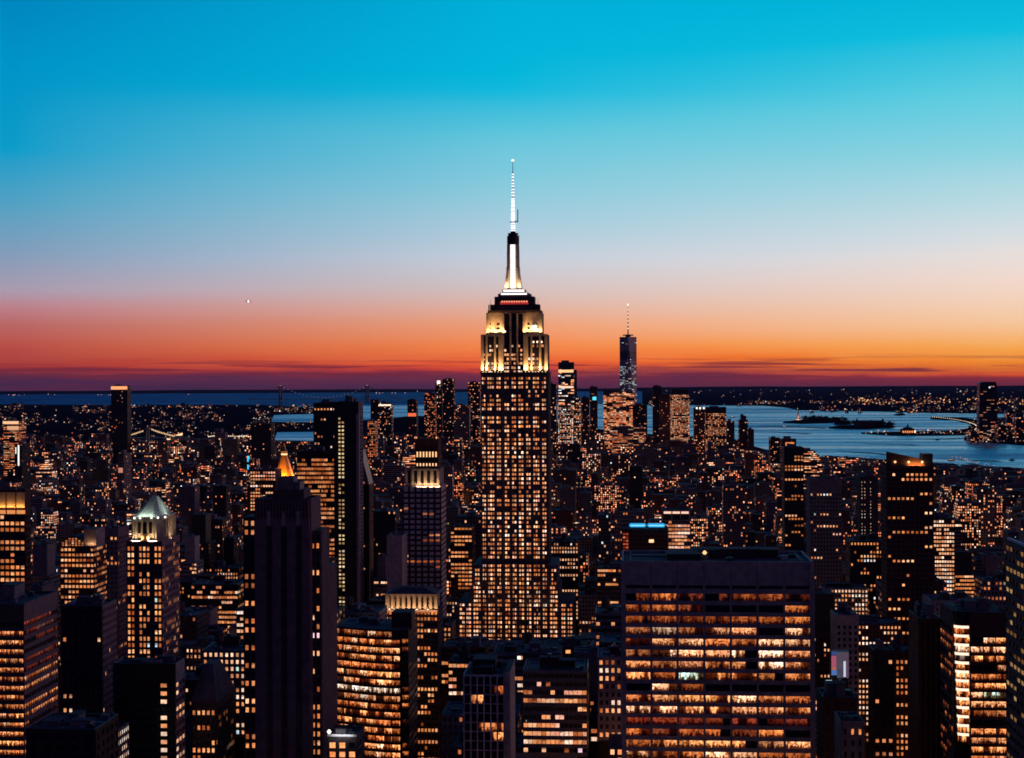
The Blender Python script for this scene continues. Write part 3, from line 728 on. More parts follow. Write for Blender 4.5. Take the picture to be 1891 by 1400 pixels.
for a, b_ in ((889, 928), (967.5, 1010.5)):
    xm = (X(a) + X(b_)) / 2; w = X(b_) - X(a)
    strip_light(SK, (xm, V0 + 1.0, ze + .6), (xm, V0 + 4.2, ze + 13), w, .5, 11000, WARMF, spread=100)
    mb = MB()
    for k in range(7): 
        xx = X(a) + w * (k + .5) / 7; mb.box(xx - .35, xx + .35, V0 + .9, V0 + 1.3, ze, ze + .5, 'lamp_light', glow=(2, 1.5, .9))
    mb.build('floodlight_row', SK)
for a, b_ in ((897.5, 930), (965.5, 1000.5)):
    xm = (X(a) + X(b_)) / 2; w = X(b_) - X(a)
    strip_light(SK, (xm, V0 + 4.9, zu + .7), (xm, V0 + 7.2, zu + 10), w, .5, 5600, WARMF, spread=100)
for px, y, s in ((915, 612, 1.1), (984, 606, 1.7), (989, 604, 1.2), (992, 610, 1.2), (932, 613, .8)): mb = MB(); mb.cyl(X(px), V0 + 6.2, [(Z(y) - s, s * .6), (Z(y), s), (Z(y) + s, s * .5)], 'lamp_light', 8, glow=(2, 1.6, 1.1)); mb.build('flood_lamp', SK)
strip_light(SK, (cx - 6, cy - H(20), Z(532)), (cx - 4.5, cy - 4, Z(505)), 5, 1, 2600, (1, .6, .28))
strip_light(SK, (cx + 6, cy - H(20), Z(532)), (cx + 4.5, cy - 4, Z(505)), 5, 1, 2600, (1, .6, .28))
REG.append((V0, 888, 1012, 617, 1195, 'spire-topped skyscraper', SK)); REG.append((V0 + 1, 843, 1058, 1114, 1190, None, SK))
FOOT.append((X(840), X(1062), V0 - 24, V0 + 70))

# ================================================================== FOREGROUND AND MIDDLE TOWERS
GOLD = lambda r: (1.0, 'amber', .95) if r in (11, 12) else None
tower('office_tower', 'office tower cut by the left edge, amber ribbon windows, pale banded side wall', 'left-edge ribbon office tower', -70, 41, 1115, 590, 36, wall='brown_stone', swall='dusk_tinted_stone',
      fl=3.62, bay=1.7, ww=.92, wh=.52, lit=.9, slit=.55, pal='amber', side='R', blank=7.2, seed=3, k=1.5, run=.85, mat='office_light', rowvar=.4, roofn=2, sbay=2.4, sww=.9,
      rowfn=lambda r: (.15, 'deep', .6) if r == 0 else (1.3, 'amber', 1.6), srowfn=lambda r: (.45, 'red', .9) if r < 6 else ((1.2, 'amber', 1.5) if r in (6, 7, 9, 10) else (.5, 'deep', 1.2)))
tower('office_tower', 'dark block behind left edge with three glowing orange panels at its top', 'orange-panelled left-edge block', -30, 45, 905, 880, 8, wall='dark_brick', fl=3.7, bay=3.0, ww=.7, wh=.55, lit=.85, pal='amber', blank=15, seed=4, run=.6, roofn=2)
_r = [o for o in S.objects if o.get('label', '').startswith('dark block behind left edge')][0]
for i in range(3):
    mb = MB(); a, b_ = XP(-6 + i * 18, 880), XP(9.5 + i * 18, 880); mb.box(a, b_, 879.3, 879.65, ZP(937, 880, 20), ZP(909, 880, 20), 'limestone'); strip_light(_r, ((a + b_) / 2, 878.3, ZP(938, 880, 20)), ((a + b_) / 2, 879.3, ZP(928, 880, 20)), b_ - a, .3, 420, (1, .40, .08))
    
    mb.build('stone_panel', _r); mb = MB(); mb.box(a, b_, 879.5, 879.65, ZP(949, 880, 20), ZP(942, 880, 20), 'lamp_light', glow=(.8, .27, .07)); mb.build('lit_panel', _r)
# dark slab bottom left, window column at its corner
tower('office_tower', 'black windowless slab with one lit window column and pale stone corner face', 'black slab with window column', 207, 321, 1225, 680, 14, wall='black_metal', swall='pale_stone', fl=3.66, bay=3.4, ww=.8, wh=.5, lit=.9, slit=.55, pal='cream', side='R',
      blank=9, seed=5, k=.8, colskip=set(list(range(0, 6)) + [7, 8]), roofn=2, rowvar=.5, sbay=4.6, sww=.75, proud=.25, hmax=3)
tower('office_block', 'low black roof block at the bottom left below the ribbon tower', 'black bottom-left roof', 46, 172, 1346, 520, 24, wall='black_metal', fl=3.6, bay=5, lit=.0, seed=6, roofn=4, hmax=3.2)
tower('apartment_block', 'short block with bright white floodlit side at bottom left', 'white-lit short block', 172, 206, 1352, 640, 20, wall='concrete', fl=3.6, bay=2.4, ww=.6, lit=.75, pal='white', side='R', seed=7, roofn=1, blank=1.5)
# stepped stone tower, the tall dark one left of centre
r5, b5, _ = tower('stone_tower', 'tall dark stone tower left of centre with three vertical recesses and stepped shoulders', 'tall dark stone tower', 472, 570, 921, 608, 20, wall='brown_stone', swall='dusk_tinted_stone', fl=3.7, bay=30, ww=.02, wh=.3, lit=0, side='R', blank=2, seed=8, roofn=0, sbay=3.2, sww=.35, slit=.0, proud=.05, pierproud=.7)
V5 = 608
mb = MB()
for a, b_ in ((470.5, 490.5), (502.5, 517.5), (529.5, 544.5), (556.5, 572)):
    mb.box(XP(a, V5), XP(b_, V5), V5 - 1.6, V5 - .76, 0, ZP(972, V5, 520), 'dusk_tinted_stone')
mb.box(XP(471, V5), XP(571.5, V5), V5 - 1.75, V5 - .75, ZP(971.9, V5, 520), ZP(956, V5, 520), 'dusk_tinted_stone')
for i in range(17): 
    px = 474 + i * 5.9; mb.box(XP(px - 1.4, V5), XP(px + 1.4, V5), V5 - 1.5, V5 - .77, ZP(955.9, V5, 520), ZP(924, V5, 520), 'dusk_tinted_stone')
for a in (496.5, 523.5, 550.5): mb.box(XP(a - 3, V5), XP(a + 3, V5), V5 - 1.9, V5 - .8, ZP(969, V5, 520), ZP(944, V5, 520), 'pale_stone')
mb.build('pilaster_screen', r5)
def plainbox(root, name, a, b_, yt, V, dep, mat, z0=0, roof='roof_tar', yb=None):
    mb = MB(); x0, x1 = XP(a, V), XP(b_, V); zt = ZP(yt, V, (a + b_) / 2); zz = z0 if yb is None else ZP(yb, V, (a + b_) / 2) + .004
    mb.box(x0, x1, V, V + dep, zz, zt, mat, topm=roof); return mb.build(name, root), (x0, x1, V, V + dep, zt)
plainbox(r5, 'attic', 504, 560, 905, 613, 14, 'brown_stone', yb=921)
plainbox(r5, 'penthouse', 511, 541, 881, 615, 8, 'concrete', yb=905)
plainbox(r5, 'penthouse', 543, 553, 890, 615, 8, 'steel', yb=905)
q = []; rg = random.Random(4)
def wing(px0, px1, yt, V, dep, ncol, lit, side=False, wallm='brown_stone', pal='amber', name='wing', root=None, swall=None):
    mb = MB(); root = root or r5; x0, x1 = XP(px0, V), XP(px1, V); zt = ZP(yt, V, (px0 + px1) / 2)
    mb.box(x0, x1, V, V + dep, 0, zt, 'glass_dark', topm='roof_tar')
    qq = facade(mb, (x0, V), (1, 0), (0, -1), x1 - x0, 0, zt, 3.62, (x1 - x0) / ncol, .5, .55, wallm, .25, 1.5, lit, pal, rg, 1.0, .9, .6, ZP(1450, V, px0))
    facade(mb, (x1, V), (0, 1), (1, 0), dep, 0, zt, 3.62, 2.9, .5, .8, swall or wallm, .15, 1.5, 0, pal, rg, 1, 1, .5, ZP(1450, V, px0), pierproud=.6)
    if side: facade(mb, (x0, V + dep), (0, -1), (-1, 0), dep, 0, zt, 3.62, 2.2, .4, .7, wallm, .1, 1.5, 0, pal, rg, 1, 1, .5, ZP(1450, V, px0))
    mb.build(name, root); return qq
q += wing(448, 471, 955, 614, 16, 2, .55, True)
q += wing(571.5, 590, 980, 611, 16, 2, .5, swall='dusk_tinted_stone')
q += wing(585, 599.5, 1050, 628, 22, 1, .0, swall='dusk_tinted_stone')
add_windows(r5, q)
# amber ribbon building with a gently bowed front
VA = 690
ra = empty('office_tower', (XP(680, VA), VA + 15, 0), 'broad office building with bowed front of bright amber ribbon windows beside dark stone tower', 'building')
zA = ZP(1163, VA, 680); rg = random.Random(21); mb = MB(); q = []
fp = []
for i in range(9):
    f = i / 8; px = 618 + (736 - 618) * f; v = VA + 10 - 10 * math.sin(f * math.pi * .5) ; fp.append((XP(px, v), v))
for (xa, ya), (xb, yb) in zip(fp, fp[1:]):
    L = math.hypot(xb - xa, yb - ya); a = ((xb - xa) / L, (yb - ya) / L); n = (a[1], -a[0])
    mb.face(((xa, ya, 0), (xb, yb, 0), (xb, yb, zA), (xa, ya, zA)), 'glass_dark')
    q += facade(mb, (xa, ya), a, n, L, 0, zA, 3.66, L, .985, .66, 'dark_brick', .35, 1.0, 1.3, 'amber', rg, 1.7, .2, .85, ZP(1440, VA, 680), rowfn=lambda r: (1, 'white', .9) if r == 7 else ((.9, 'cream', .8) if r in (0, 8) else None))
xe = XP(752, VA + 3); x0 = fp[0][0]
mb.poly([(fp[-1][0], VA + 3), (xe, VA + 3), (xe, VA + 34), (x0, VA + 34), (x0, VA + 10.01)], 0, zA - .5, (3, 3.6), (.03, .03, .03), (0, 0, 0, 1))
q += facade(mb, (fp[-1][0] + .5, VA + 3), (1, 0), (0, -1), xe - fp[-1][0] - .5, 0, zA, 3.66, 2.2, .9, .55, 'black_metal', .2, 1, .55, 'deep', rg, 1.2, .6, .8, ZP(1440, VA, 680))
mb.build('wall', ra)
mb = MB(); mb.face([(x, y, zA - .2) for x, y in fp] + [(xe, VA + 3.02, zA - .2), (xe, VA + 33.9, zA - .2), (x0, VA + 33.9, zA - .2)], 'roof_tar'); mb.build('roof', ra)
add_windows(ra, q, 100, 'office_light')
plainbox(ra, 'penthouse', 721, 758, 1131, VA + 9, 12, 'black_metal', yb=1164)
roofscape(ra, x0 + 2, xe - 14, VA + 14, VA + 33, zA - .2, rg, 4, False, 'concrete', 2.4)
REG.append((VA, 618, 752, 1163, 1450, 'bowed amber ribbon building', ra)); FOOT.append((x0 - 3, xe + 3, VA - 5, VA + 40))
r60, b60, rg60 = tower('apartment_block', 'short block with white-lit roof edge and three amber window columns, below the bowed amber office', 'white-edged short block', 602, 656, 1356, 590, 16, wall='brown_stone', fl=3.5, bay=3.6, ww=.6, wh=.62, lit=.8, pal='amber', seed=61, roofn=2, k=1.4, hmax=3, blank=3.2)
mb = MB(); mb.box(b60[0], b60[1], b60[2] - .5, b60[2] - .31, b60[4] - .9, b60[4], 'white_paint'); mb.build('parapet', r60)
mb = MB(); mb.cyl(b60[0] + .8, b60[2] - 1.2, [(b60[4] + .4, .3), (b60[4] + 1.2, .9), (b60[4] + 2, .3)], 'lamp_light', 8, glow=(1.8, 1.7, 1.5)); mb.build('flood_lamp', r60)
strip_light(r60, ((b60[0] + b60[1]) / 2, b60[2] - 1.6, b60[4] + .8), ((b60[0] + b60[1]) / 2, b60[2] - .5, b60[4] - .5), 8, .3, 120, (.95, .95, 1))
# white gridded block bottom centre
tower('office_block', 'white gridded block at bottom centre with slender mullions and patches of amber windows', 'white gridded block', 854, 928, 1246, 575, 26, wall='white_paint', fl=3.5, bay=2.36, ww=.78, wh=.92, lit=.34, pal='amber', k=1.2, seed=12, proud=.35, blank=.6, run=.75, rowvar=1.2, mat='office_light', roofn=3, hmax=4, roofcol='black_metal')
rgw = [o for o in S.objects if o.get('label', '').startswith('white gridded block')][0]
plainbox(rgw, 'edge_pier', 928.3, 939, 1241, 574, 27, 'travertine'); plainbox(rgw, 'penthouse', 870, 912, 1218, 584, 12, 'black_metal', yb=1247)
# wide slab right of centre
GROW = [(.8, 'deep', .75), (.85, 'deep', .9), (.8, 'deep', .7), (.8, 'cream', 1.0), (.9, 'amber', .9), (1, 'cream', 1.2), (.85, 'cream', 1.1), (.9, 'amber', 1.1), (.5, 'amber', .9), (1, 'amber', 1.25), (.95, 'cream', 1.3), (1, 'red', .55), (.9, 'deep', 1.2), (.85, 'amber', 1.1), (.6, 'amber', 1.0), (.8, 'deep', 1.1), (.8, 'amber', 1)]
def grow(r): return GROW[min(r, 16)]
VG = 565; xg0, xg1 = XP(1147, VG), XP(1500, VG); zg = ZP(1041, VG, 1320)
rgc = empty('office_tower', ((xg0 + xg1) / 2, VG + 16, 0), 'wide slab right of centre, blank pale top band above rows of amber office windows', 'building')
rg = random.Random(31); mb = MB(); q = []
mb.box(xg0, xg1, VG, VG + 34, 0, zg - 2.2, 'glass_dark')
zt0 = ZP(1096.5, VG, 1320); fl = 20.72 * VG / F
bayw = (xg1 - xg0 - 1.8) / 7
nr = 17
for r in range(nr):
    z1 = zt0 - r * fl; z0 = z1 - fl * .62
    mb.box(xg0, xg1, VG - .45, VG - .003, z0 - fl * .38, z0, 'travertine')
    p, pal, k = grow(r)
    for c in range(7):
        xa = xg0 + .9 + c * bayw + .42; xb = xa + bayw - .84
        if rg.random() < p * 1.05:
            segs = [(xa, xb)]
            u = rg.random()
            if u < .06: segs = [(xa, xa + (xb - xa) * rg.uniform(.35, .7))]
            elif u < .12: segs = [(xa + (xb - xa) * rg.uniform(.3, .65), xb)]
            for s0, s1 in segs:
                q.append((((s0, VG - .05, z0), (s1, VG - .05, z0), (s1, VG - .05, z1), (s0, VG - .05, z1)), pick(rg, pal, k * 1.3), (s1 - s0, z1 - z0)))
mb.box(xg0, xg1, VG - .45, VG - .003, zt0, ZP(1087, VG, 1320), 'travertine')
mb.box(xg0, xg1, VG - .5, VG + 34.5, ZP(1081, VG, 1320), zg, 'travertine', topm='roof_tar')
for c in range(8):
    xc = xg0 + .9 + c * bayw; mb.box(xc - .4, xc + .4, VG - .62, VG - .46, 0, ZP(1081.2, VG, 1320), 'travertine')
for x in (xg0 + .5, xg1 - .5): mb.box(x - .9, x + .9, VG - .9, VG - .63, 0, zg + .05, 'travertine')
for c in range(1, 7):
    xc = xg0 + .9 + c * bayw; mb.box(xc - .07, xc + .07, VG - .53, VG - .501, ZP(1080, VG, 1320), zg - .2, 'black_metal')
for i in range(8): mb.box(xg1 + .003, xg1 + .6, VG + i * 4.8, VG + 2.2 + i * 4.8, 0, zg - 2.5, 'travertine')
mb.build('wall', rgc); add_windows(rgc, q, 100, 'office_light')
mb = MB(); zr_ = zg + .003
mb.box(xg0, xg1, VG - .5, VG, zr_, zr_ + .9, 'travertine'); mb.box(xg0, xg1, VG + 33.8, VG + 34.5, zr_, zr_ + .9, 'travertine'); mb.box(xg0, xg0 + .6, VG + .003, VG + 33.797, zr_, zr_ + .9, 'travertine'); mb.box(xg1 - .6, xg1, VG + .003, VG + 33.797, zr_, zr_ + .9, 'travertine')
mb.build('parapet', rgc)
roofscape(rgc, xg0 + 3, xg1 - 3, VG + 3, VG + 33, zr_, rg, 6, False, 'black_metal', 3.4)
mb = MB(); mb.cyl(XP(1303, VG), VG + 12, [(zr_, .5), (zr_ + 2, .5)], 'steel', 8); mb.cyl(XP(1303, VG), VG + 12, [(zr_ + 2.003, .4), (zr_ + 2.6, .9), (zr_ + 3.4, .3)], 'lamp_light', 8, glow=(1.4, .8, .35)); mb.build('roof_lamp', rgc)
REG.append((VG, 1147, 1500, 1034, 1450, 'wide slab', rgc)); FOOT.append((xg0 - 4, xg1 + 4, VG - 5, VG + 40))
# rounded-corner tower at bottom right
VC = 690
rcn, bc, rg = tower('office_tower', 'bottom-right tower with rounded glass corner ringed by bright white bands', 'rounded-corner tower', 1790, 1860, 1131, VC, 32, wall='dark_brick', fl=4.02, bay=5.6, ww=.93, wh=.66, lit=.85, slit=.4, pal='amber', side=None, blank=11.2, seed=14, k=1.5, run=.7, rowvar=.5, mat='office_light', roofn=0)
xw0, xw1 = XP(1763, VC), XP(1792, VC); zc = bc[4]
mb = MB(); mb.box(xw0, bc[0] - .003, VC + 5, VC + 32, 0, zc - .2, 'glass_dark', topm='roof_tar')
q = facade(mb, (xw0, VC + 32), (0, -1), (-1, 0), 27, 0, zc, 4.02, 4.5, .9, .6, 'dark_brick', .3, 8, .5, 'deep', rg, 1.3, .7, .5, ZP(1450, VC, 1763))
mb.build('side_wing', rcn); add_windows(rcn, q, 100, 'office_light')
ccx, ccy = XP(1783.5, VC), VC + 4.5
def bay_r(k): return (20.5 - 6.8 * min(1, max(0, k) / 14)) * VC / F
mb = MB(); zz = ZP(1157, VC, 1783)
def arc(cx_, cy_, r, z, n=14): return [(cx_ + r * math.cos(math.pi + math.pi * i / n), cy_ + r * .55 * math.sin(math.pi + math.pi * i / n), z) for i in range(n + 1)]
gl = MB(); fl = 16.35 * VC / F
lc = XP(1764.5, VC)
for k in range(17):
    zt = zz - k * fl; r = bay_r(k); cxk = lc + r + k * .12
    if zt - fl < ZP(1380, VC, 1783): break
    mb.loft([arc(cxk, ccy, r + .25, zt - fl * .30), arc(cxk, ccy, r + .25, zt)], 'lamp_light', False, False, glow=(1.5, 1.05, .78), smooth=True)
    for i in range(14):
        a0, a1 = arc(cxk, ccy, r, zt - fl), arc(cxk, ccy, r, zt - fl * .30)
        g = pick(rg, 'deep' if k < 2 else ('cream' if k == 2 else 'amber'), 1.7) if k != 3 else (.3, .22, .2)
        gl.face((a0[i], a0[i + 1], a1[i + 1], a1[i]), 'office_light', [(k * 60 + i * 1.2, 0), (k * 60 + i * 1.2 + 1.2, 0), (k * 60 + i * 1.2 + 1.2, 2.6), (k * 60 + i * 1.2, 2.6)], glow=g)
mb.build('white_band', rcn); gl.build('rounded_window', rcn)
mb = MB(); mb.loft([arc(lc + bay_r(0), ccy, bay_r(0) + .1, zz + .01), arc(lc + bay_r(0), ccy, bay_r(0) + .1, zz + 6.4)], 'curtain_glass', False, False, smooth=True)
mb.face(arc(lc + bay_r(0), ccy, bay_r(0) + .1, zz + 6.4), 'roof_tar'); mb.build('glass_top', rcn)
roofscape(rcn, xw0 + 2, bc[1] - 2, VC + 8, VC + 30, zc - .2, rg, 4, False, 'concrete', 4)
REG.append((VC - 3, 1736, 1860, 1131, 1450, None, rcn)); FOOT.append((xw0 - 6, bc[1] + 4, VC - 14, VC + 40))
tower('office_tower', 'dark red granite tower with vertical ribs between orange-windowed block and rounded-corner tower', 'dark red ribbed tower', 1697, 1735, 1142, 740, 26, wall='red_granite', fl=3.7, bay=2.6, ww=.5, wh=.9, lit=.0, seed=15, proud=.2, pierproud=.7, roofn=2)
# tower cut by the right edge: only its long side wall is in view
xr = P(1857, 700, 560).x
rr = empty('office_tower', (xr + 15, 470, 0), 'tower cut by the right edge, side wall of receding lit window rows', 'building')
zR = ZP(996, 560, 1857); rg = random.Random(17); mb = MB(); mb.box(xr, xr + 30, 380, 560, 0, zR - 1.2, 'glass_dark', topm='roof_tar')
q = facade(mb, (xr, 560), (0, -1), (-1, 0), 180, 0, zR, 3.7, 5, .85, .42, 'brown_stone', .3, 2, .36, 'olive', rg, .38, 1.1, .6, 40)
facade(mb, (xr, 380), (1, 0), (0, -1), 30, 0, zR, 3.7, 5, .85, .5, 'brown_stone', .3, 2, 0, 'olive', rg, .55, .8, .6, 40)
mb.build('wall', rr); add_windows(rr, q)
mb = MB(); mb.box(xr + .2, xr + 1.0, 380.3, 559.7, zR + .003, zR + .8, 'white_paint'); mb.build('parapet', rr)
REG.append((470, 1857, 2000, 996, 1450, 'right-edge tower', rr)); FOOT.append((xr - 4, xr + 40, 370, 566))
# window-studded blocks between the slab and the ribbed tower
tower('apartment_block', 'dark block studded with orange square windows left of the dark red ribbed tower', 'orange-windowed block', 1643, 1691, 1203, 900, 26, wall='dark_brick', fl=3.55, bay=2.5, ww=.5, wh=.55, lit=.72, pal='amber', seed=18, roofn=2, tank=True, blank=1.6, run=.4)
tower('office_block', 'broad dark-roofed block with top rows of dotted warm windows, right of wide slab', 'broad dotted-window block', 1582, 1662, 1152, 1000, 28, wall='dark_brick', fl=3.45, bay=2.2, ww=.5, wh=.5, lit=.7, pal='cream', seed=19, roofn=2, blank=1.5, run=.5)
tower('office_block', 'unlit charcoal block in front of the broad dotted-window block', 'unlit charcoal block', 1611, 1648, 1200, 850, 18, wall='black_metal', fl=3.6, bay=4, lit=.12, pal='mixed', seed=20, roofn=2)
tower('office_tower', 'brightly lit ribbon tower with blue-grey roof slab, upper right of the wide slab', 'bright ribbon tower with slab roof', 1626, 1682, 1078, 1200, 24, wall='concrete', swall='dusk_tinted_stone', fl=4.3, bay=2.4, ww=.95, wh=.5, lit=.85, slit=.3, pal='cream', side='L', seed=22, roofn=1, blank=3, rowvar=.3, run=.8)
tower('office_block', 'pale flat-topped penthouse block just right of the wide slab', 'pale flat-topped block', 1542, 1583, 1136, 900, 22, wall='travertine', fl=3.6, bay=3.5, lit=.05, seed=23, roofn=2, blank=6)
tower('stone_block', 'small pale stone block with setback attic at bottom right of the wide slab', 'small pale stone block', 1551, 1592, 1332, 620, 18, wall='pale_stone', fl=4.6, bay=3.4, ww=.35, wh=.5, lit=.25, pal='amber', seed=24, roofn=1, blank=3, hmax=4)
tower('stone_block', 'dark brick block behind the small pale stone block', 'dark brick block', 1518, 1580, 1288, 690, 22, wall='dark_brick', fl=4, bay=3.4, ww=.4, wh=.5, lit=.1, pal='amber', seed=25, roofn=2)
# billboard
VB = 800
rb_ = empty('billboard', (XP(1548, VB), VB, 0), 'tall dim video billboard of pink, grey and blue patches right of the wide slab', 'billboard')
mb = MB(); mb.box(XP(1531, VB), XP(1566, VB), VB, VB + 3, ZP(1255, VB, 1548), ZP(1203, VB, 1548), 'black_metal'); mb.build('billboard_frame', rb_)
mb = MB()
for a, b_, y0, y1, g in ((1533, 1543, 1210, 1203.5, (.03, .06, .2)), (1533, 1542, 1232, 1211, (.35, .08, .12)), (1533, 1542, 1237, 1232.3, (.4, .12, .05)), (1533, 1543, 1247, 1237.3, (.06, .14, .38)), (1542.3, 1555, 1236, 1204, (.07, .055, .08)), (1543.3, 1555, 1252, 1236.3, (.05, .045, .07)), (1555.3, 1559.4, 1250, 1221, (.55, .62, .72)), (1555.3, 1565, 1220.7, 1204, (.075, .05, .08)), (1559.7, 1565, 1252, 1221, (.10, .05, .1))):
    mb.box(XP(a, VB), XP(b_, VB), VB - .2, VB - .01, ZP(y0, VB, 1548), ZP(y1, VB, 1548), 'lamp_light', glow=g)
mb.build('screen', rb_)
mb = MB(); mb.box(XP(1534, VB), XP(1564, VB), VB + .5, VB + 2.5, 0, ZP(1255.1, VB, 1548), 'dark_brick'); mb.build('billboard_base', rb_)
rs_ = empty('sign', (XP(1527, VB), VB - 4, 0), 'small blank white lightbox sign at the lower left of the video billboard', 'sign')
mb = MB(); mb.box(XP(1521, VB), XP(1532, VB), VB - 4, VB - 3, ZP(1264, VB, 1527), ZP(1254, VB, 1527), 'lamp_light', glow=(.9, 1.1, 1.0)); mb.build('lightbox', rs_)
mb = MB(); mb.box(XP(1524, VB), XP(1529, VB), VB - 3.8, VB - 3.2, 0, ZP(1264.1, VB, 1527), 'black_metal'); mb.build('sign_post', rs_)
# hipped-roof tower bottom left
VH = 700
rh, bh, rg = tower('apartment_tower', 'small tower with steep dark hipped roof right of the black slab', 'hipped-roof tower', 351, 395, 1294, VH, 34, wall='brown_stone', fl=3.5, bay=2.2, ww=.55, wh=.6, lit=.5, slit=.25, pal='amber', side='R', seed=26, roofn=0, blank=4.5, rowfn=lambda r: (1, 'amber', 1) if r == 0 else None)
x0, x1, y0, y1, z = bh; mb = MB(); zp = ZP(1233, VH, 375)
mb.loft([[(x0 - .5, y0 - .5, z - .85), (x1 + .5, y0 - .5, z - .85), (x1 + .5, y1 + .5, z - .85), (x0 - .5, y1 + .5, z - .85)], [(x0 + 3.6, y0 + 9, zp), (x1 - 3.6, y0 + 9, zp), (x1 - 3.6, y1 - 12, zp), (x0 + 3.6, y1 - 12, zp)]], 'roof_gravel')
mb.build('hipped_roof', rh)
# tower with green pyramid roof
VP = 840
rp, bpz, rg = tower('office_tower', 'tower topped by pale green lit pyramid roof above floodlit stone drum', 'green pyramid tower', 233, 297, 998, VP, 34, wall='brown_stone', swall='dusk_tinted_stone', fl=3.6, bay=2.1, ww=.6, wh=.62, lit=.74, slit=.35, pal='amber', side='R', seed=27, roofn=0, blank=3.5, colskip={2, 6}, rowvar=.6)
x0, x1, y0, y1, z = bpz
zd0, zd1 = z - .89, ZP(958, VP, 275)
mb = MB(); ch = 3.0
def octo(i, zz): return [(x0 + i + ch, y0 + i, zz), (x1 - i - ch, y0 + i, zz), (x1 - i, y0 + i + ch, zz), (x1 - i, y1 - i - ch, zz), (x1 - i - ch, y1 - i, zz), (x0 + i + ch, y1 - i, zz), (x0 + i, y1 - i - ch, zz), (x0 + i, y0 + i + ch, zz)]
mb.loft([octo(1.2, zd0), octo(1.2, zd1)], 'limestone')
for i in range(9):
    xx = x0 + 3.5 + i * (x1 - x0 - 7) / 8
    if i in (2, 4, 6): mb.box(xx - .8, xx + .8, y0 + 1.1, y0 + 1.19, zd0 + 4.6, zd1 - 2.2, 'glass_dark')
    else: mb.box(xx - .35, xx + .35, y0 + .6, y0 + 1.19, zd0, zd1 - 1, 'limestone')
for i in range(8):
    yy = y0 + 5 + i * (y1 - y0 - 10) / 7; mb.box(x1 - 1.19, x1 - .6, yy - .4, yy + .4, zd0, zd1 - 1, 'limestone')
    if i < 7: mb.box(x1 - 1.19, x1 - 1.1, yy + 1.2, yy + 2.2, zd0 + 4, zd1 - 2.5, 'glass_dark')
mb.build('drum', rp)
mb = MB(); mb.loft([octo(.5, zd1 + .003), octo(.5, zd1 + .9)], 'limestone'); mb.build('cornice', rp)
mb = MB(); za = ZP(920, VP, 281); cxp, cyp = (x0 + x1) / 2 + 1.0, (y0 + y1) / 2
mb.loft([octo(2.6, zd1 + .91), [(cxp + a * 1.4, cyp + b_ * 2.2, za) for a, b_ in ((-.6, -1), (.6, -1), (1, -.6), (1, .6), (.6, 1), (-.6, 1), (-1, .6), (-1, -.6))]], 'green_copper'); mb.build('pyramid_roof', rp)
strip_light(rp, ((x0 + x1) / 2, y0 + .4, zd1 + 1.2), ((x0 + x1) / 2, y0 + 6, zd1 + 7), 12, .4, 1200, (.9, 1, .88)); strip_light(rp, (x1 - .2, (y0 + y1) / 2, zd1 + 1.2), (x1 - 6, (y0 + y1) / 2, zd1 + 7), .4, 22, 1300, (.9, 1, .88))
for a, b_ in ((x0 + 3, x0 + 7.5), (x1 - 7.5, x1 - 3)): strip_light(rp, ((a + b_) / 2, y0 - .6, zd0 + .4), ((a + b_) / 2, y0 + 1.1, zd0 + 5), b_ - a, .4, 1500, (1, .66, .34))
strip_light(rp, (x1 + .5, (y0 + y1) / 2, zd0 + .4), (x1 - 1.1, (y0 + y1) / 2, zd0 + 5), .4, 20, 2000, (1, .62, .34))
for px, py in ((246.5, 957), (257, 956.5), (303.5, 955), (235, 967.5), (290, 956), (278, 956)): mb = MB(); mb.cyl(XP(px, VP), y0 + .3, [(ZP(py, VP, 275) - .6, .3), (ZP(py, VP, 275), .7), (ZP(py, VP, 275) + .6, .3)], 'lamp_light', 8, glow=(1.6, 1.7, 1.6)); mb.build('flood_lamp', rp)
for px in (261, 271): mb = MB(); mb.cyl(XP(px, VP), y0 + .4, [(ZP(995, VP, 275) - .8, .5), (ZP(993, VP, 275), .9), (ZP(992, VP, 275) + .8, .4)], 'lamp_light', 8, glow=(1.5, .7, .2)); mb.build('flood_lamp', rp)
# arched lit block
VQ = 1050
rq, bq, rg = tower('office_block', 'low lit block with arched glass gable left of the green pyramid tower', 'arched-gable block', 110, 172, 1010, VQ, 26, wall='dark_brick', fl=3.7, bay=2.6, ww=.7, wh=.5, lit=.85, slit=.6, pal='amber', side='R', seed=28, roofn=0, blank=1, rowvar=.3)
x0, x1, y0, y1, z = bq; mb = MB(); xm, rw_ = XP(132, VQ), XP(153, VQ) - XP(132, VQ)
ring = lambda y: [(xm + rw_ * math.cos(math.pi * i / 12), y, z + rw_ * .92 * math.sin(math.pi * i / 12)) for i in range(13)]
mb.loft([ring(y0 + 1), ring(y1)], 'roof_tar', False, False); mb.build('arched_roof', rq)
mb = MB(); mb.face(ring(y0 + 1.0)[::-1], 'glass_dark')
for i in range(7):
    for j in range(5):
        xx, zz2 = xm - rw_ + (i + .5) * 2 * rw_ / 7, z + .6 + j * 1.5
        if ((xx - xm) / rw_) ** 2 + ((zz2 + .8 - z) / (rw_ * .92)) ** 2 < .9: mb.box(xx - .7, xx + .7, y0 + .9, y0 + .97, zz2, zz2 + .95, 'lamp_light', glow=pick(rg, 'amber', .8))
mb.build('arched_window', rq)
plainbox(rq, 'side_bay', 153.5, 176, 977, VQ + 3, 18, 'limestone', yb=1011); strip_light(rq, (XP(165, VQ), VQ + 1.5, ZP(1008, VQ, 165)), (XP(165, VQ), VQ + 3, ZP(996, VQ, 165)), 6, .4, 260, (1, .5, .25))
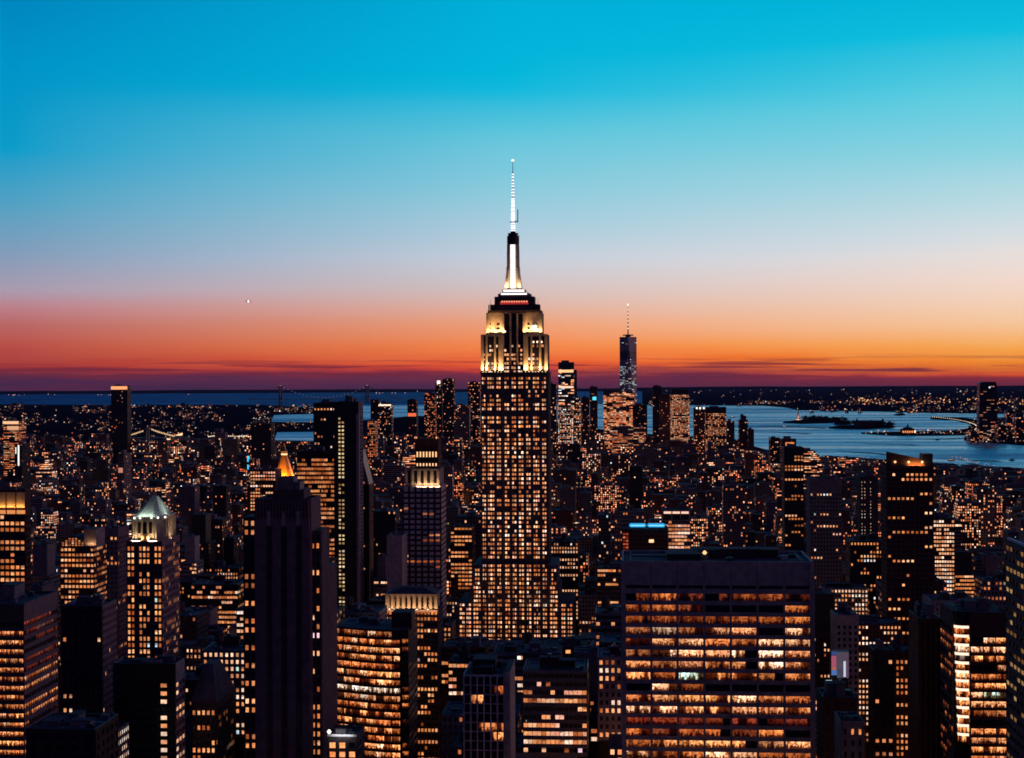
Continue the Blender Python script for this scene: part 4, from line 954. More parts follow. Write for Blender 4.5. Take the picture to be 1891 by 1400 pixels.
tower('office_block', 'plain block with blue-grey roof penthouse right of the arched-gable block', 'blue-grey penthouse block', 179, 216, 975, 1150, 26, wall='concrete', fl=3.8, bay=3.2, lit=.12, seed=29, roofn=1, blank=7, swall='dusk_tinted_stone', side='R')
tower('office_block', 'mostly dark black block standing below the arched-gable block', 'mostly dark black block', 112, 186, 1118, 760, 22, wall='black_metal', fl=3.6, bay=3.2, ww=.5, lit=.07, pal='mixed', seed=50, roofn=4, swall='dusk_tinted_stone', side='R', hmax=4)
# colonnade-topped building
VK = 960
rk_, bk_, rg = tower('office_building', 'building crowned by a floodlit colonnade, in front of the stepped crown tower', 'colonnade-topped building', 709, 806, 1126, VK, 26, wall='brown_stone', fl=3.7, bay=2.3, ww=.62, wh=.55, lit=.55, pal='amber', seed=30, roofn=0, blank=1.0, rowfn=lambda r: (.95, 'amber', .9) if r == 1 else ((.4, 'deep', 1) if r == 0 else None))
x0, x1, y0, y1, z = bk_; zk = ZP(1100, VK, 757)
mb = MB(); mb.box(x0 + 1.5, x1 - 1.5, y0 + 2.2, y1 - 1, z - .89, zk, 'limestone'); 
for i in range(9): mb.box(x0 + 3.2 + i * (x1 - x0 - 6.4) / 8.0 - .6, x0 + 3.2 + i * (x1 - x0 - 6.4) / 8 + .6, y0 + 2.1, y0 + 2.19, z + 1.6, zk - 1.6, 'glass_dark')
mb.build('attic', rk_)
for i in range(10):
    xx = x0 + 1.0 + i * (x1 - x0 - 2.0) / 9; mb = MB(); mb.box(xx - .85, xx + .85, y0 + .8, y0 + 1.7, z - .89, zk - .01, 'limestone'); mb.build('column', rk_)
mb = MB(); mb.box(x0 - .3, x1 + .3, y0 + .3, y1, zk, zk + .9, 'limestone'); mb.build('cornice', rk_)
mb = MB(); mb.loft([[(x0 + 1, y0 + 1, zk + .91), (x1 - 1, y0 + 1, zk + .91), (x1 - 1, y1 - 1, zk + .91), (x0 + 1, y1 - 1, zk + .91)], [(x0 + 10, y0 + 9, zk + 4), (x1 - 10, y0 + 9, zk + 4), (x1 - 10, y1 - 8, zk + 4), (x0 + 10, y1 - 8, zk + 4)]], 'roof_tar'); mb.build('hipped_roof', rk_)
strip_light(rk_, ((x0 + x1) / 2, y0 - 2.5, z - .8), ((x0 + x1) / 2, y0 + 1.6, z + 4.5), x1 - x0, .4, 3200, (1, .5, .23))
mb = MB()
for i in range(9):
    xx = x0 + 2.8 + i * (x1 - x0 - 5.6) / 8
    if i in (0, 1, 2, 4, 5, 7): mb.cyl(xx, y0 + .3, [(z - .6, .3), (z + .1, .6), (z + .6, .2)], 'lamp_light', 8, glow=(1.8, 1.4, .9))
mb.build('floodlight_row', rk_)
# stepped crown tower
VT = 1120
def trow(r): return (.35, 'mixed', .9) if r in (3, 4, 7, 8, 12) else (.1, 'deep', .8)
rt_, bt, rg = tower('office_tower', 'pale ribbed tower with stepped floodlit crown, left of the spire-topped skyscraper', 'stepped crown tower', 743, 813, 898, VT, 30, wall='white_paint', fl=3.9, bay=4.6, ww=.66, wh=.38, lit=.12, pal='mixed', seed=32, roofn=0, blank=4, pierproud=.34, pier='black_metal', rowfn=trow, ybot=1110)
x0, x1, y0, y1, z = bt; z2 = ZP(866, VT, 778)
mb = MB(); mb.box(x0 + 1.5, x1 - 1.0, y0 + 2, y1 - 2, z - .89, z2, 'limestone', topm='roof_tar')
for i in range(6): mb.box(x0 + 1.5 + i * 4.8 - .1, x0 + 2.9 + i * 4.8, y0 + 1.2, y0 + 1.997, z - .89, z2 - .4, 'limestone')
for i in range(5): mb.box(x0 + 3.4 + i * 4.8, x0 + 5.6 + i * 4.8, y0 + 1.93, y0 + 1.99, z + 2, z2 - 1.5, 'glass_dark')
mb.build('crown', rt_)
mb = MB(); xa, xb = XP(764, VT), XP(807, VT); z3 = ZP(811, VT, 785); mb.box(xa, xb, y0 + 6, y1 - 6, z2 + .003, z3, 'dark_brick')
for i in range(8): mb.box(xa + .2 + i * (xb - xa - 1) / 7, xa + .9 + i * (xb - xa - 1) / 7, y0 + 5.4, y0 + 5.997, z2 + .003, z3 + 1.2 + (i % 2), 'dark_brick')
mb.build('lantern', rt_)
mb = MB()
for i in range(7):
    xc = xa + 1.1 + i * (xb - xa - 1) / 7
    if i < 7: mb.box(xc - .05, xc + 1.05, y0 + 5.9, y0 + 5.98, ZP(845, VT, 785), ZP(835, VT, 785), 'lamp_light', glow=(1.3, .68, .28)); mb.box(xc, xc + .95, y0 + 5.9, y0 + 5.98, ZP(861.5, VT, 785), ZP(856.5, VT, 785), 'lamp_light', glow=(1.5, .8, .4))
mb.build('lantern_light', rt_)
mb = MB()
for px in (765, 804.5): mb.cyl(XP(px, VT), y0 + 6.5, [(ZP(811, VT, 785), .5), (ZP(809, VT, 785), 1.2), (ZP(807, VT, 785), .4)], 'lamp_light', 8, glow=(1.3, .5, .15))
mb.build('corner_lamp', rt_)
strip_light(rt_, (XP(789, VT), y0 - 1.2, z - .4), (XP(789, VT), y0 + 2, z + 7), (x1 - x0) * .66, .4, 2600, (1, .56, .28))
tower('apartment_slab', 'blank pale slab standing against the left side of the stepped crown tower', 'blank pale slab', 713, 741, 989, 1090, 26, wall='travertine', fl=3.6, bay=40, ww=.02, lit=0, seed=33, roofn=1, proud=.1, ybot=1110, core='travertine')
# twin dark residential towers
tower('apartment_tower', 'dark slab tower standing behind left of the tower with lit corner column', 'dark rear slab tower', 579, 620, 744, 1500, 26, wall='black_metal', fl=3.4, bay=3, lit=.12, pal='mixed', seed=34, roofn=3, ybot=1000, hmax=4)
rz, bz, rg = tower('apartment_tower', 'tall dark tower with one continuous lit corner column of yellowish windows', 'tower with lit corner column', 617, 661, 742, 1330, 24, wall='black_metal', fl=3.42, bay=2.95, ww=.62, wh=.5, lit=.9, pal='olive', k=.8, seed=35, roofn=3, ybot=1130, colskip={0, 3, 4, 5, 6}, blank=14, rowvar=.2, swall='dusk_tinted_stone', hmax=6)
plainbox(rz, 'edge_pier', 657.5, 662.5, 764, 1329, 3, 'travertine')
# slanted glass tower
VS = 1400; rsl = empty('glass_tower', (XP(672, VS), VS + 14, 0), 'slender dark glass tower with sloping wedge top beside the lit corner column tower', 'tower')
mb = MB(); xa, xb = XP(663, VS), XP(680.5, VS); mb.box(xa, xb, VS, VS + 24, 0, ZP(895, VS, 672), 'glass_dark'); zb = ZP(895, VS, 672) + .003
ztp = ZP(832, VS, 672); mb.loft([[(xa, VS, zb), (xb, VS, zb), (xb, VS + 24, zb), (xa, VS + 24, zb)], [(xa, VS, ztp), (xa + 1.2, VS, ztp), (xa + 1.2, VS + 24, ztp), (xa, VS + 24, ztp)]], 'steel')
mb.build('wall', rsl); mb = MB(); mb.box(xb - .2, xb + .9, VS - .5, VS - .01, 0, zb, 'travertine'); mb.build('edge_fin', rsl)
q = []
for py in (893, 940, 1010, 1052): 
    q.append((((xa + 2, VS - .05, ZP(py, VS, 672)), (xa + 4.5, VS - .05, ZP(py, VS, 672)), (xa + 4.5, VS - .05, ZP(py - 3, VS, 672)), (xa + 2, VS - .05, ZP(py - 3, VS, 672))), pick(rg, 'amber'), (2.5, 1.5)))
add_windows(rsl, q); REG.append((VS, 663, 681, 840, 1080, 'wedge-topped glass tower', rsl)); FOOT.append((xa - 3, xb + 3, VS - 4, VS + 30))
# lit ribbon block behind the dark stone tower
tower('office_block', 'block of dense orange ribbon windows under a dark top, behind the tall dark stone tower', 'dense orange ribbon block', 548, 616, 833, 1380, 26, wall='dark_brick', fl=4.05, bay=1.5, ww=.9, wh=.55, lit=.85, pal='amber', seed=36, roofn=2, ybot=990, blank=7, run=.6, rowvar=.6, k=.7)
# gold pyramid
VD = 1850
rd, bd, rg = tower('office_tower', 'tower with floodlit golden pyramid roof and small lantern rising above the tall dark stone tower', 'golden pyramid tower', 507, 543, 889, VD, 24, wall='limestone', fl=4, bay=3, ww=.5, lit=.6, pal='amber', seed=37, roofn=0, ybot=925)
x0, x1, y0, y1, z = bd; cxd, cyd = (x0 + x1) / 2 - 3.2, (y0 + y1) / 2
def sq(h, zz): return [(cxd + a * h, cyd + b_ * h, zz) for a, b_ in ((-.6, -1), (.6, -1), (1, -.6), (1, .6), (.6, 1), (-.6, 1), (-1, .6), (-1, -.6))]
pw = 19 * VD / F
mb = MB(); mb.loft([sq(pw, z - .8), sq(pw * .26, ZP(842, VD, 525))], 'gold_leaf'); mb.build('pyramid_roof', rd)
mb = MB(); mb.loft([sq(pw * .27, ZP(842, VD, 525) + .01), sq(pw * .27, ZP(834, VD, 525))], 'limestone'); mb.loft([sq(pw * .2, ZP(834, VD, 525) + .01), sq(.2, ZP(817, VD, 525))], 'gold_leaf'); mb.build('lantern', rd)
mb = MB(); mb.loft([sq(pw * .275, ZP(841, VD, 525)), sq(pw * .275, ZP(838.5, VD, 525))], 'lamp_light', glow=(1.6, 1.0, .5)); mb.build('lantern_light', rd)
for dx, dy, sx, sy in ((0, -1, 20, .6), (1, 0, .6, 20), (-1, 0, .6, 20)):
    strip_light(rd, (cxd + dx * (pw + 3.5), cyd + dy * (pw + 3.5), z + .3), (cxd + dx * 3, cyd + dy * 3, ZP(850, VD, 525)), sx, sy, 32000, (1, .31, .05))
tower('office_block', 'wide block with red-lit terrace parapet just left of the golden pyramid tower', 'red-terrace block', 461, 508, 868, 1800, 30, wall='dark_brick', fl=4, bay=3, ww=.7, lit=.75, pal='mixed', seed=38, roofn=2, ybot=930, blank=2, rowvar=.8)
# blue sign building and neighbours
VE = 1330
re_, be, rg = tower('office_block', 'dark block carrying the long glowing blue rooftop sign, above the wide slab', 'blue-sign block', 1147, 1232, 976, VE, 28, wall='dark_brick', fl=3.7, bay=3, ww=.6, wh=.5, lit=.0, pal='red', seed=39, roofn=2, ybot=1040, hmax=4)
q = []
for r in range(6):
    for c in range(2): q.append((((XP(1149 + c * 5.5, VE), VE - .4, ZP(988 + r * 6.2, VE, 1155)), (XP(1153.4 + c * 5.5, VE), VE - .4, ZP(988 + r * 6.2, VE, 1155)), (XP(1153.4 + c * 5.5, VE), VE - .4, ZP(984.5 + r * 6.2, VE, 1155)), (XP(1149 + c * 5.5, VE), VE - .4, ZP(984.5 + r * 6.2, VE, 1155))), pick(rg, 'red', 1.1), (2, 1.6)))
q.append((((XP(1197, VE), VE - .4, ZP(1002, VE, 1200)), (XP(1206, VE), VE - .4, ZP(1002, VE, 1200)), (XP(1206, VE), VE - .4, ZP(996, VE, 1200)), (XP(1197, VE), VE - .4, ZP(996, VE, 1200))), (1.5, .8, .4), (4, 2.7)))
add_windows(re_, q)
rsg = empty('rooftop_sign', (XP(1195, VE), VE - 2, ZP(974, VE, 1195)), 'long glowing blue sign of two rounded bars on a dark rooftop', 'sign')
for a, b_ in ((1160.5, 1192), (1194, 1227)):
    mb = MB(); zc_ = ZP(969.6, VE, 1195); h = 3.6 * VE / F; xa, xb = XP(a, VE), XP(b_, VE); n = 8; pts = []
    for i in range(n + 1): t_ = -math.pi / 2 + math.pi * i / n; pts.append((xb - h + h * math.cos(t_), zc_ + h * math.sin(t_)))
    for i in range(n + 1): t_ = math.pi / 2 + math.pi * i / n; pts.append((xa + h + h * math.cos(t_), zc_ + h * math.sin(t_)))
    r0 = [(x, VE - 2.4, zz) for x, zz in pts]; r1 = [(x, VE - 1.8, zz) for x, zz in pts]
    mb.loft([r1, r0], 'lamp_light', glow=(.01, .38, .80)); 
    mb.box(xa + h * .8, xb - h * .8, VE - 2.48, VE - 2.41, zc_ - h * .45, zc_ + h * .2, 'lamp_light', glow=(.25, .85, 1.1)); mb.build('sign_bar', rsg)
mb = MB()
for i in range(8): xx = XP(1163 + i * 9, VE); mb.box(xx - .15, xx + .15, VE - 1.7, VE - 1.3, ZP(976, VE, 1195), ZP(966, VE, 1195), 'black_metal')
mb.build('sign_support', rsg)
VW = 1460
rw2, bw2, rg = tower('office_tower', 'white-framed block with lit open top storey behind the blue rooftop sign', 'white-framed block', 1222, 1273, 943, VW, 34, wall='travertine', fl=3.4, bay=2.9, ww=.9, wh=.6, lit=.75, pal='mixed', side='L', slit=.1, seed=40, roofn=1, ybot=1035, blank=10, core='glass_dark', rowvar=.6, proud=.2)
x0, x1, y0, y1, z = bw2; mb = MB()
for i in range(3): mb.box(x0 + 1.4 + i * 8.2, x0 + 8.4 + i * 8.2, VW - .32, VW - .26, z - 9, z - 2.2, 'glass_dark')
mb.build('open_storey', rw2)
mb = MB()
for i in range(3): mb.box(x0 + 1.4 + i * 8.2, x0 + 8.4 + i * 8.2, VW - .4, VW - .325, z - 2.9, z - .9, 'lamp_light', glow=(1.25, .7, .5))
mb.build('soffit_light', rw2)
# slant-roofed tower on the right
VX = 1150
rx, bx_, rg = tower('apartment_tower', 'dark tower on the right with slanted orange-lit roof edge and square end block', 'slant-roofed tower', 1637, 1722, 858, VX, 26, wall='dark_brick', fl=3.55, bay=3.3, ww=.55, wh=.5, lit=.17, pal='amber', seed=41, roofn=0, blank=3, run=.65, rowvar=1.2, ybot=1060)
x0, x1, y0, y1, z = bx_; xs = XP(1704, VX); mb = MB()
mb.loft([[(x0, y0, z - .8), (xs, y0, z - .8), (xs, y0 + 3, z - .8), (x0, y0 + 3, z - .8)], [(x0, y0, ZP(834, VX, 1640)), (xs, y0, ZP(848, VX, 1700)), (xs, y0 + 3, ZP(848, VX, 1700)), (x0, y0 + 3, ZP(834, VX, 1640))]], 'dark_brick'); mb.build('slanted_parapet', rx)
mb = MB(); mb.box(xs + .003, x1, y0, y0 + 14, z - .85, ZP(838, VX, 1712), 'black_metal'); mb.build('end_block', rx)
mb = MB()
for px in (1652, 1677, 1702): mb.cyl(XP(px, VX), y0 - .8, [(ZP(855, VX, 1680), .4), (ZP(853, VX, 1680), 1.0), (ZP(851, VX, 1680), .4)], 'lamp_light', 8, glow=(1.8, .9, .35))
mb.build('parapet_lamp', rx)
strip_light(rx, (XP(1690, VX), y0 - 1.4, z - .6), (XP(1690, VX), y0, z + 2.4), 12, .4, 1500, (1, .4, .1))
tower('office_tower', 'grey tower with pale blank top band, right of wide slab in the middle distance', 'grey pale-topped tower', 1495, 1553, 884, 1450, 28, wall='concrete', fl=3.7, bay=3, ww=.5, wh=.5, lit=.16, pal='mixed', seed=42, roofn=1, blank=14, ybot=1030, rowvar=1.3)
tower('apartment_tower', 'slim tower with dotted columns of pinpoint lights right of the grey pale-topped tower', 'slim dotted-column tower', 1588, 1620, 880, 1600, 22, wall='brown_stone', fl=3.3, bay=3.0, ww=.22, wh=.35, lit=.75, pal='white', seed=43, roofn=2, blank=2, k=.6, colskip={2, 4, 5}, ybot=1000)
tower('apartment_tower', 'near-black tower rising to the water, left of the grey pale-topped tower', 'near-black waterside tower', 1448, 1483, 826, 1650, 28, wall='black_metal', fl=3.5, bay=3.4, ww=.6, lit=.2, pal='amber', seed=44, roofn=3, ybot=1030, run=.8)
tower('office_block', 'compact block of bright amber window rows right of the slant-roofed tower', 'compact amber block', 1718, 1761, 957, 1400, 24, wall='dark_brick', fl=3.6, bay=2.4, ww=.8, wh=.55, lit=.9, pal='cream', seed=45, roofn=2, ybot=1020, rowvar=.2)
# ================================================================== FAR TOWERS OF THE SKYLINE (shader window grids)
def far_tower(name, label, short, px0, px1, yt, V, dep=40, cell=(5, 4.4), wall=(.05, .05, .06), win=(.2, .5, .1, 1.6), mat='facade', ybot=800, crown=None, group=None, cat='tower', top=0, roof=(.1, .1, .11)):
    x0, x1 = XP(px0, V), XP(px1, V); z = ZP(yt, V, (px0 + px1) / 2); zb = drop(x0, V) - 1
    root = empty(name, ((x0 + x1) / 2, V + dep / 2, zb), label, cat, group)
    win = (win[0] * (.75 if win[0] < .5 else 1), win[1] - .08, win[2], win[3] * .8)
    mb = MB(); zc = z
    if crown: zc = ZP(crown[0], V, (px0 + px1) / 2)
    mb.fbox(x0, x1, V, V + dep, zb, zc, cell, wall, win, mat, rw=roof); mb.build('wall', root)
    if crown:
        mb = MB(); i = crown[2] if len(crown) > 2 else 0
        mb.fbox(x0 + i * (x1 - x0), x1 - i * (x1 - x0), V + .5, V + dep - .5, zc + .004, z, cell, crown[1], crown[3] if len(crown) > 3 else (0, 0, 0, 1), mat); mb.build('crown', root)
    rg = random.Random(int(px0 * 7 + yt)); w = x1 - x0
    mb = MB(); mb.box(x0 + w * .2, x0 + w * rg.uniform(.45, .75), V + dep * .3, V + dep * .7, z + .005, z + rg.uniform(3, 7), 'concrete'); mb.build('bulkhead', root)
    if top:
        mb = MB(); cx_ = (x0 + x1) / 2; mb.cyl(cx_, V + dep / 2, [(z, .9), (z + top, .3)], 'steel', 6); mb.build('mast', root)
    REG.append((V, px0, px1, yt, ybot, short, root)); FOOT.append((x0 - 3, x1 + 3, V - 3, V + dep + 3))
    return root, (x0, x1, V, V + dep, z)
DK, BL, ST, BK = (.03, .03, .04), (.05, .06, .08), (.30, .27, .26), (.12, .07, .06)
FAR = [
 ('dark cuboid tower standing alone far left with a glowing orange rim', 'orange-rimmed cuboid tower', 205, 235, 712.5, 5300, DK, (.02, .4, .11, 1.2), 'facade', 860, None),
 ('stepped building at far left glowing amber in stacked tiers', 'amber tiered building', 6, 34, 778, 3300, BK, (.8, .4, .12, 1.0), 'facade_ribbon', 815, None),
 ('square dark tower in the left skyline, shoulder to the spire-topped skyscraper', 'left shoulder tower', 864, 886, 706, 5300, DK, (.25, .5, .13, 1.6), 'facade', 790, None),
 ('tallest dark tower of the left harbour cluster', 'tallest left cluster tower', 817, 838, 700, 5300, DK, (.16, .5, .14, 1.6), 'facade', 800, None),
 ('narrow tower with bright lamp on top, left harbour cluster', 'lamp-topped narrow tower', 804, 816, 707, 5450, DK, (.12, .6, .15, 1.6), 'facade', 800, None),
 ('reddish lit tower at left end of the left harbour cluster', 'reddish cluster tower', 783, 803, 726, 5200, BK, (.4, .3, .16, 1.6), 'facade', 800, None),
 ('dark gabled tower glowing red at its foot, left harbour cluster', 'red-footed gabled tower', 752, 769, 738, 5500, DK, (.06, .2, .17, 1.4), 'facade', 790, None),
 ('flat block with white lit top row, left of the harbour cluster', 'white-rowed flat block', 698, 723, 744, 5100, DK, (.2, .7, .18, 1.6), 'facade', 790, None),
 ('dark stub tower beside the far bridge pylon', 'dark stub by pylon', 684, 699, 738, 5700, DK, (.08, .5, .19, 1.4), 'facade', 790, None),
 ('stone block of pale windows in front of the left harbour cluster', 'pale-windowed stone block', 838, 866, 748, 4900, ST, (.10, .5, .20, 1.2), 'facade', 800, None),
 ('dark tower with black cap and lit collar, first right of the spire-topped skyscraper', 'lit-collared black-capped tower', 1031, 1060, 669, 4900, BL, (.28, .75, .21, 1.8), 'facade_glass', 790, (682, DK)),
 ('slim shadowed tower almost touching the spire-topped skyscraper on its right', 'slim shadowed tower', 1013, 1027, 709, 4700, DK, (.10, .5, .22, 1.4), 'facade', 800, None),
 ('squat tower cluster of bright white windows below the lit-collared tower', 'bright white squat tower', 1030, 1058, 752, 4500, ST, (.65, .85, .23, 1.7), 'facade', 800, None),
 ('speckled tower just right of the bright white squat tower', 'speckled squat tower', 1060, 1072, 735, 4600, BK, (.5, .7, .24, 1.6), 'facade', 800, None),
 ('dark tower carrying a turquoise lamp, between white squat tower and glass spire tower', 'turquoise-lamped tower', 1089, 1103, 714, 5200, DK, (.10, .5, .25, 1.4), 'facade', 800, None),
 ('low dark tower left of the turquoise-lamped tower', 'low dark tower', 1073, 1088, 734, 4800, BL, (.14, .3, .26, 1.4), 'facade', 800, None),
 ('broad block of golden office light left of the tapering glass spire tower', 'broad golden office block', 1114, 1149, 721, 5000, BL, (.85, .45, .27, 1.1), 'facade_glass', 800, (725, DK)),
 ('golden lit block at the foot of the tapering glass spire tower', 'golden foot block', 1149.5, 1171, 724, 4900, BL, (.85, .5, .28, 1.2), 'facade_glass', 805, None),
 ('dark blunt block right of the golden foot block', 'dark blunt block', 1168, 1195, 748, 4700, DK, (.10, .4, .29, 1.2), 'facade', 812, None),
 ('low lit plinth in front of the golden foot block', 'low lit plinth', 1130, 1192, 789, 4500, ST, (.55, .5, .30, 1.0), 'facade_ribbon', 815, None),
 ('black slim tower left of the bright gridded palace block', 'black slim tower', 1205, 1221, 713, 5200, DK, (.05, .5, .31, 1.2), 'facade', 815, None),
 ('shaded stepped block between black slim tower and bright gridded block', 'shaded stepped block', 1218, 1240, 728, 5100, BK, (.12, .4, .32, 1.2), 'facade', 815, (736, DK)),
 ('bright pale-gold gridded block with dark flat crown near the water', 'bright gridded block', 1238, 1273, 719, 4950, ST, (.97, .55, .33, 1.35), 'facade', 790, (729, DK, .06)),
 ('dim block with white rooftop lamps, left of the dark-crowned gridded block', 'dim lamp-roofed block', 1281, 1303, 753, 4700, BK, (.25, .4, .34, 1.3), 'facade', 815, None),
 ('amber gridded block with dark crown, right of the bright gridded block', 'dark-crowned gridded block', 1303, 1341, 752, 4600, BK, (.85, .5, .35, 1.1), 'facade', 818, (763, DK)),
 ('dark narrow waterside block right of the dark-crowned gridded block', 'dark narrow waterside block', 1342, 1356, 778, 4650, DK, (.12, .5, .36, 1.2), 'facade', 815, None),
 ('solitary dark apartment tower against the water right of the harbour towers', 'solitary waterside tower', 1365, 1381, 768, 4500, BK, (.14, .4, .37, 1.3), 'facade', 820, (776, BK, .2)),
 ('stepped companion leaning on the solitary waterside tower', 'stepped waterside companion', 1381.5, 1392, 793, 4450, BK, (.14, .4, .38, 1.3), 'facade', 822, None),
 ('dark square tower by the water left of the red-roofed dark block', 'dark square shore tower', 1422, 1440, 809, 3700, DK, (.12, .5, .39, 1.3), 'facade', 850, None),
 ('dark block with red-lit sloping roof by the water', 'red-roofed dark block', 1443, 1470, 811, 3500, DK, (.12, .2, .40, 1.3), 'facade', 850, None),
 ('stepped apartment block of lit terraces by the water', 'lit terraced block', 1474, 1512, 833, 3300, BK, (.6, .6, .41, 1.5), 'facade_ribbon', 860, (840, BK, .18, (.6, .6, .3, 1.5))),
 ('white vertical sign tower at far left', 'white-striped tower', 26, 40, 820, 2900, DK, (.04, .5, .42, 1), 'facade', 880, None),
 ('tall pale slab with warm lit foot left of the green pyramid tower', 'warm-footed slab', 216, 228, 838, 2600, ST, (.04, .3, .43, 1), 'facade', 900, None),
 ('black block glowing with turquoise lamps left of the golden pyramid tower', 'turquoise-lit black block', 463, 500, 782, 3600, DK, (.04, .5, .44, 1.2), 'facade', 850, None),
 ('tower with burning orange finial right of the tower with lit corner column', 'orange-finial tower', 660, 668, 815, 2700, DK, (.10, .5, .45, 1.2), 'facade', 870, None),
 ('amber-lit slab standing right of the orange-finial tower', 'amber-lit slab', 678, 692, 778, 3600, BK, (.6, .3, .46, 1.2), 'facade', 830, None),
]
FARBOX = {}
for i, (lab, short, a, b_, yt, V, wall, win, mat, yb, cr) in enumerate(FAR):
    FARBOX[short] = far_tower('skyline_tower' if V > 4000 else 'city_tower', lab, short, a, b_, yt, V, 42, (5.2, 4.6) if V > 4000 else (4.2, 3.9), wall, win, mat, yb, cr)
def lamp_part(key, pxa, pxb, ya, yb, g, name='lamp', dv=-.5, dd=.4):
    root, bx = FARBOX[key]; V = bx[2]; mb = MB()
    mb.box(XP(pxa, V), XP(pxb, V), V + dv - dd, V + dv, ZP(yb, V, pxa), ZP(ya, V, pxa), 'lamp_light', glow=g); mb.build(name, root)
lamp_part('orange-rimmed cuboid tower', 205, 235, 713.5, 719.5, (1.2, .45, .18), 'lit_rim')
lamp_part('lamp-topped narrow tower', 807, 813, 703, 709, (1.6, 1.4, 1.2))
for y in (738, 746, 755, 763, 771): lamp_part('lamp-topped narrow tower', 785.5, 791, y, y + 5, (.8, .85, 1.0), 'lit_bay')
lamp_part('red-footed gabled tower', 753, 768, 763, 769, (1.0, .16, .05), 'red_glow')
lamp_part('white-rowed flat block', 699, 722, 747, 749.5, (1.5, 1.2, .9), 'lit_row')
lamp_part('lit-collared black-capped tower', 1032, 1059, 683, 688, (1.3, .7, .3), 'lit_collar')
lamp_part('lit-collared black-capped tower', 1032, 1059, 713, 717, (1.2, .75, .5), 'lit_collar')
lamp_part('turquoise-lamped tower', 1094, 1101, 733, 739, (.1, .9, 1.1))
lamp_part('white-striped tower', 28, 29.6, 826, 838, (1.1, 1.1, 1.0), 'lit_stripe'); lamp_part('white-striped tower', 32.5, 35, 822, 860, (1.3, 1.25, 1.1), 'lit_stripe')
lamp_part('warm-footed slab', 218, 226, 864, 873, (.55, .22, .14), 'lit_foot')
for y in (792, 808, 866): lamp_part('turquoise-lit black block', 456, 460, y + 50 if y < 850 else y, y + 61 if y < 850 else y + 8, (.05, .75, 1.1))
lamp_part('orange-finial tower', 662.5, 666, 796, 806, (1.5, .75, .3), 'finial'); lamp_part('orange-finial tower', 662, 667.5, 808, 815, (1.3, .5, .15), 'finial')
lamp_part('red-roofed dark block', 1450, 1466, 817, 823, (1.0, .28, .08), 'roof_light')
for px in (1285, 1291, 1298): lamp_part('dim lamp-roofed block', px, px + 3, 752, 755.5, (1.5, 1.35, 1.2))
lamp_part('amber tiered building', 5, 34, 778, 783, (1.1, .6, .3), 'lit_tier'); lamp_part('amber tiered building', 13, 34, 787, 794, (.8, .4, .2), 'lit_tier')
root, bx = FARBOX['lit-collared black-capped tower']; mb = MB(); xs = bx[1]
mb.box(xs + .01, xs + 9, bx[2] + 4, bx[3], 0, ZP(683, bx[2], 1060), 'curtain_glass'); mb.build('side_wing', root)
# tapering glass tower with a spire
VWT = 5870; cxw, cyw = XP(1160.2, VWT), VWT + 32
rwt = empty('glass_tower', (cxw, cyw, -4), 'tallest glass tower by the harbour, tapering facets and needle spire against the orange sky', 'skyscraper')
hb = 15.6 * VWT / F; zb_, zt_ = 20, ZP(622, VWT, 1160)
def wring(t):
    C = [(-1, -1), (1, -1), (1, 1), (-1, 1)]; T = [(0, -1), (1, 0), (0, 1), (-1, 0)]; pts = []
    for i in range(4):
        c = C[i]; a, b_ = T[(i + 3) % 4], T[i]
        for q_ in (a, b_): pts.append((cxw + hb * (c[0] + t * (q_[0] - c[0])), cyw + hb * (c[1] + t * (q_[1] - c[1])), zb_ + (zt_ - zb_) * t))
    return pts
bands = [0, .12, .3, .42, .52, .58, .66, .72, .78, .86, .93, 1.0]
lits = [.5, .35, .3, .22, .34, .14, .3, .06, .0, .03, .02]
mb = MB()
for i in range(len(bands) - 1):
    r0, r1 = wring(bands[i]), wring(bands[i + 1]); u = 0
    for k in range(8):
        j = (k + 1) % 8
        L = math.dist(r0[k][:2], r0[j][:2]); 
        if L < .3 and math.dist(r1[k][:2], r1[j][:2]) < .3: continue
        z0u, z1u = r0[k][2] / 4.6, r1[k][2] / 4.6
        w0, w1 = L / 6, math.dist(r1[k][:2], r1[j][:2]) / 6
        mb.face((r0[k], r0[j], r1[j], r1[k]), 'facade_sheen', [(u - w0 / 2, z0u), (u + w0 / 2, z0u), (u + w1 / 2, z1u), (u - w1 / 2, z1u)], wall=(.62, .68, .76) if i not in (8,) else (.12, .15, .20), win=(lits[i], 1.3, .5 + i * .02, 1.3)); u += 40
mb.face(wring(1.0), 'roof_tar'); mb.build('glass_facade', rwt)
mb = MB(); mb.cyl(cxw, cyw, [(zt_ + .01, hb * .3), (zt_ + 5, hb * .3), (zt_ + 5.01, hb * .62), (zt_ + 9, hb * .66), (zt_ + 9.1, hb * .3), (zt_ + 10, 2.5)], 'black_metal', 16); mb.build('crown_ring', rwt)
mb = MB(); mb.cyl(cxw, cyw, [(zt_ + 10, 2.4), (ZP(600, VWT, 1160), 1.8), (ZP(563, VWT, 1160), .5)], 'black_metal', 8); mb.build('spire', rwt)
mb = MB()
for i in range(7):
    y = 607 - i * 7; mb.cyl(cxw, cyw, [(ZP(y, VWT, 1160), 2.6 - i * .2), (ZP(y - 1.6, VWT, 1160), 2.6 - i * .2)], 'lamp_light', 8, glow=(1.3, .95, .8))
mb.cyl(cxw, cyw, [(ZP(564, VWT, 1160), 1), (ZP(562, VWT, 1160), 2.5), (ZP(560, VWT, 1160), 1)], 'lamp_light', 8, glow=(1.8, 1.4, 1.2)); mb.build('spire_light', rwt)
REG.append((VWT, 1144, 1176, 562, 800, 'glass spire tower', rwt))
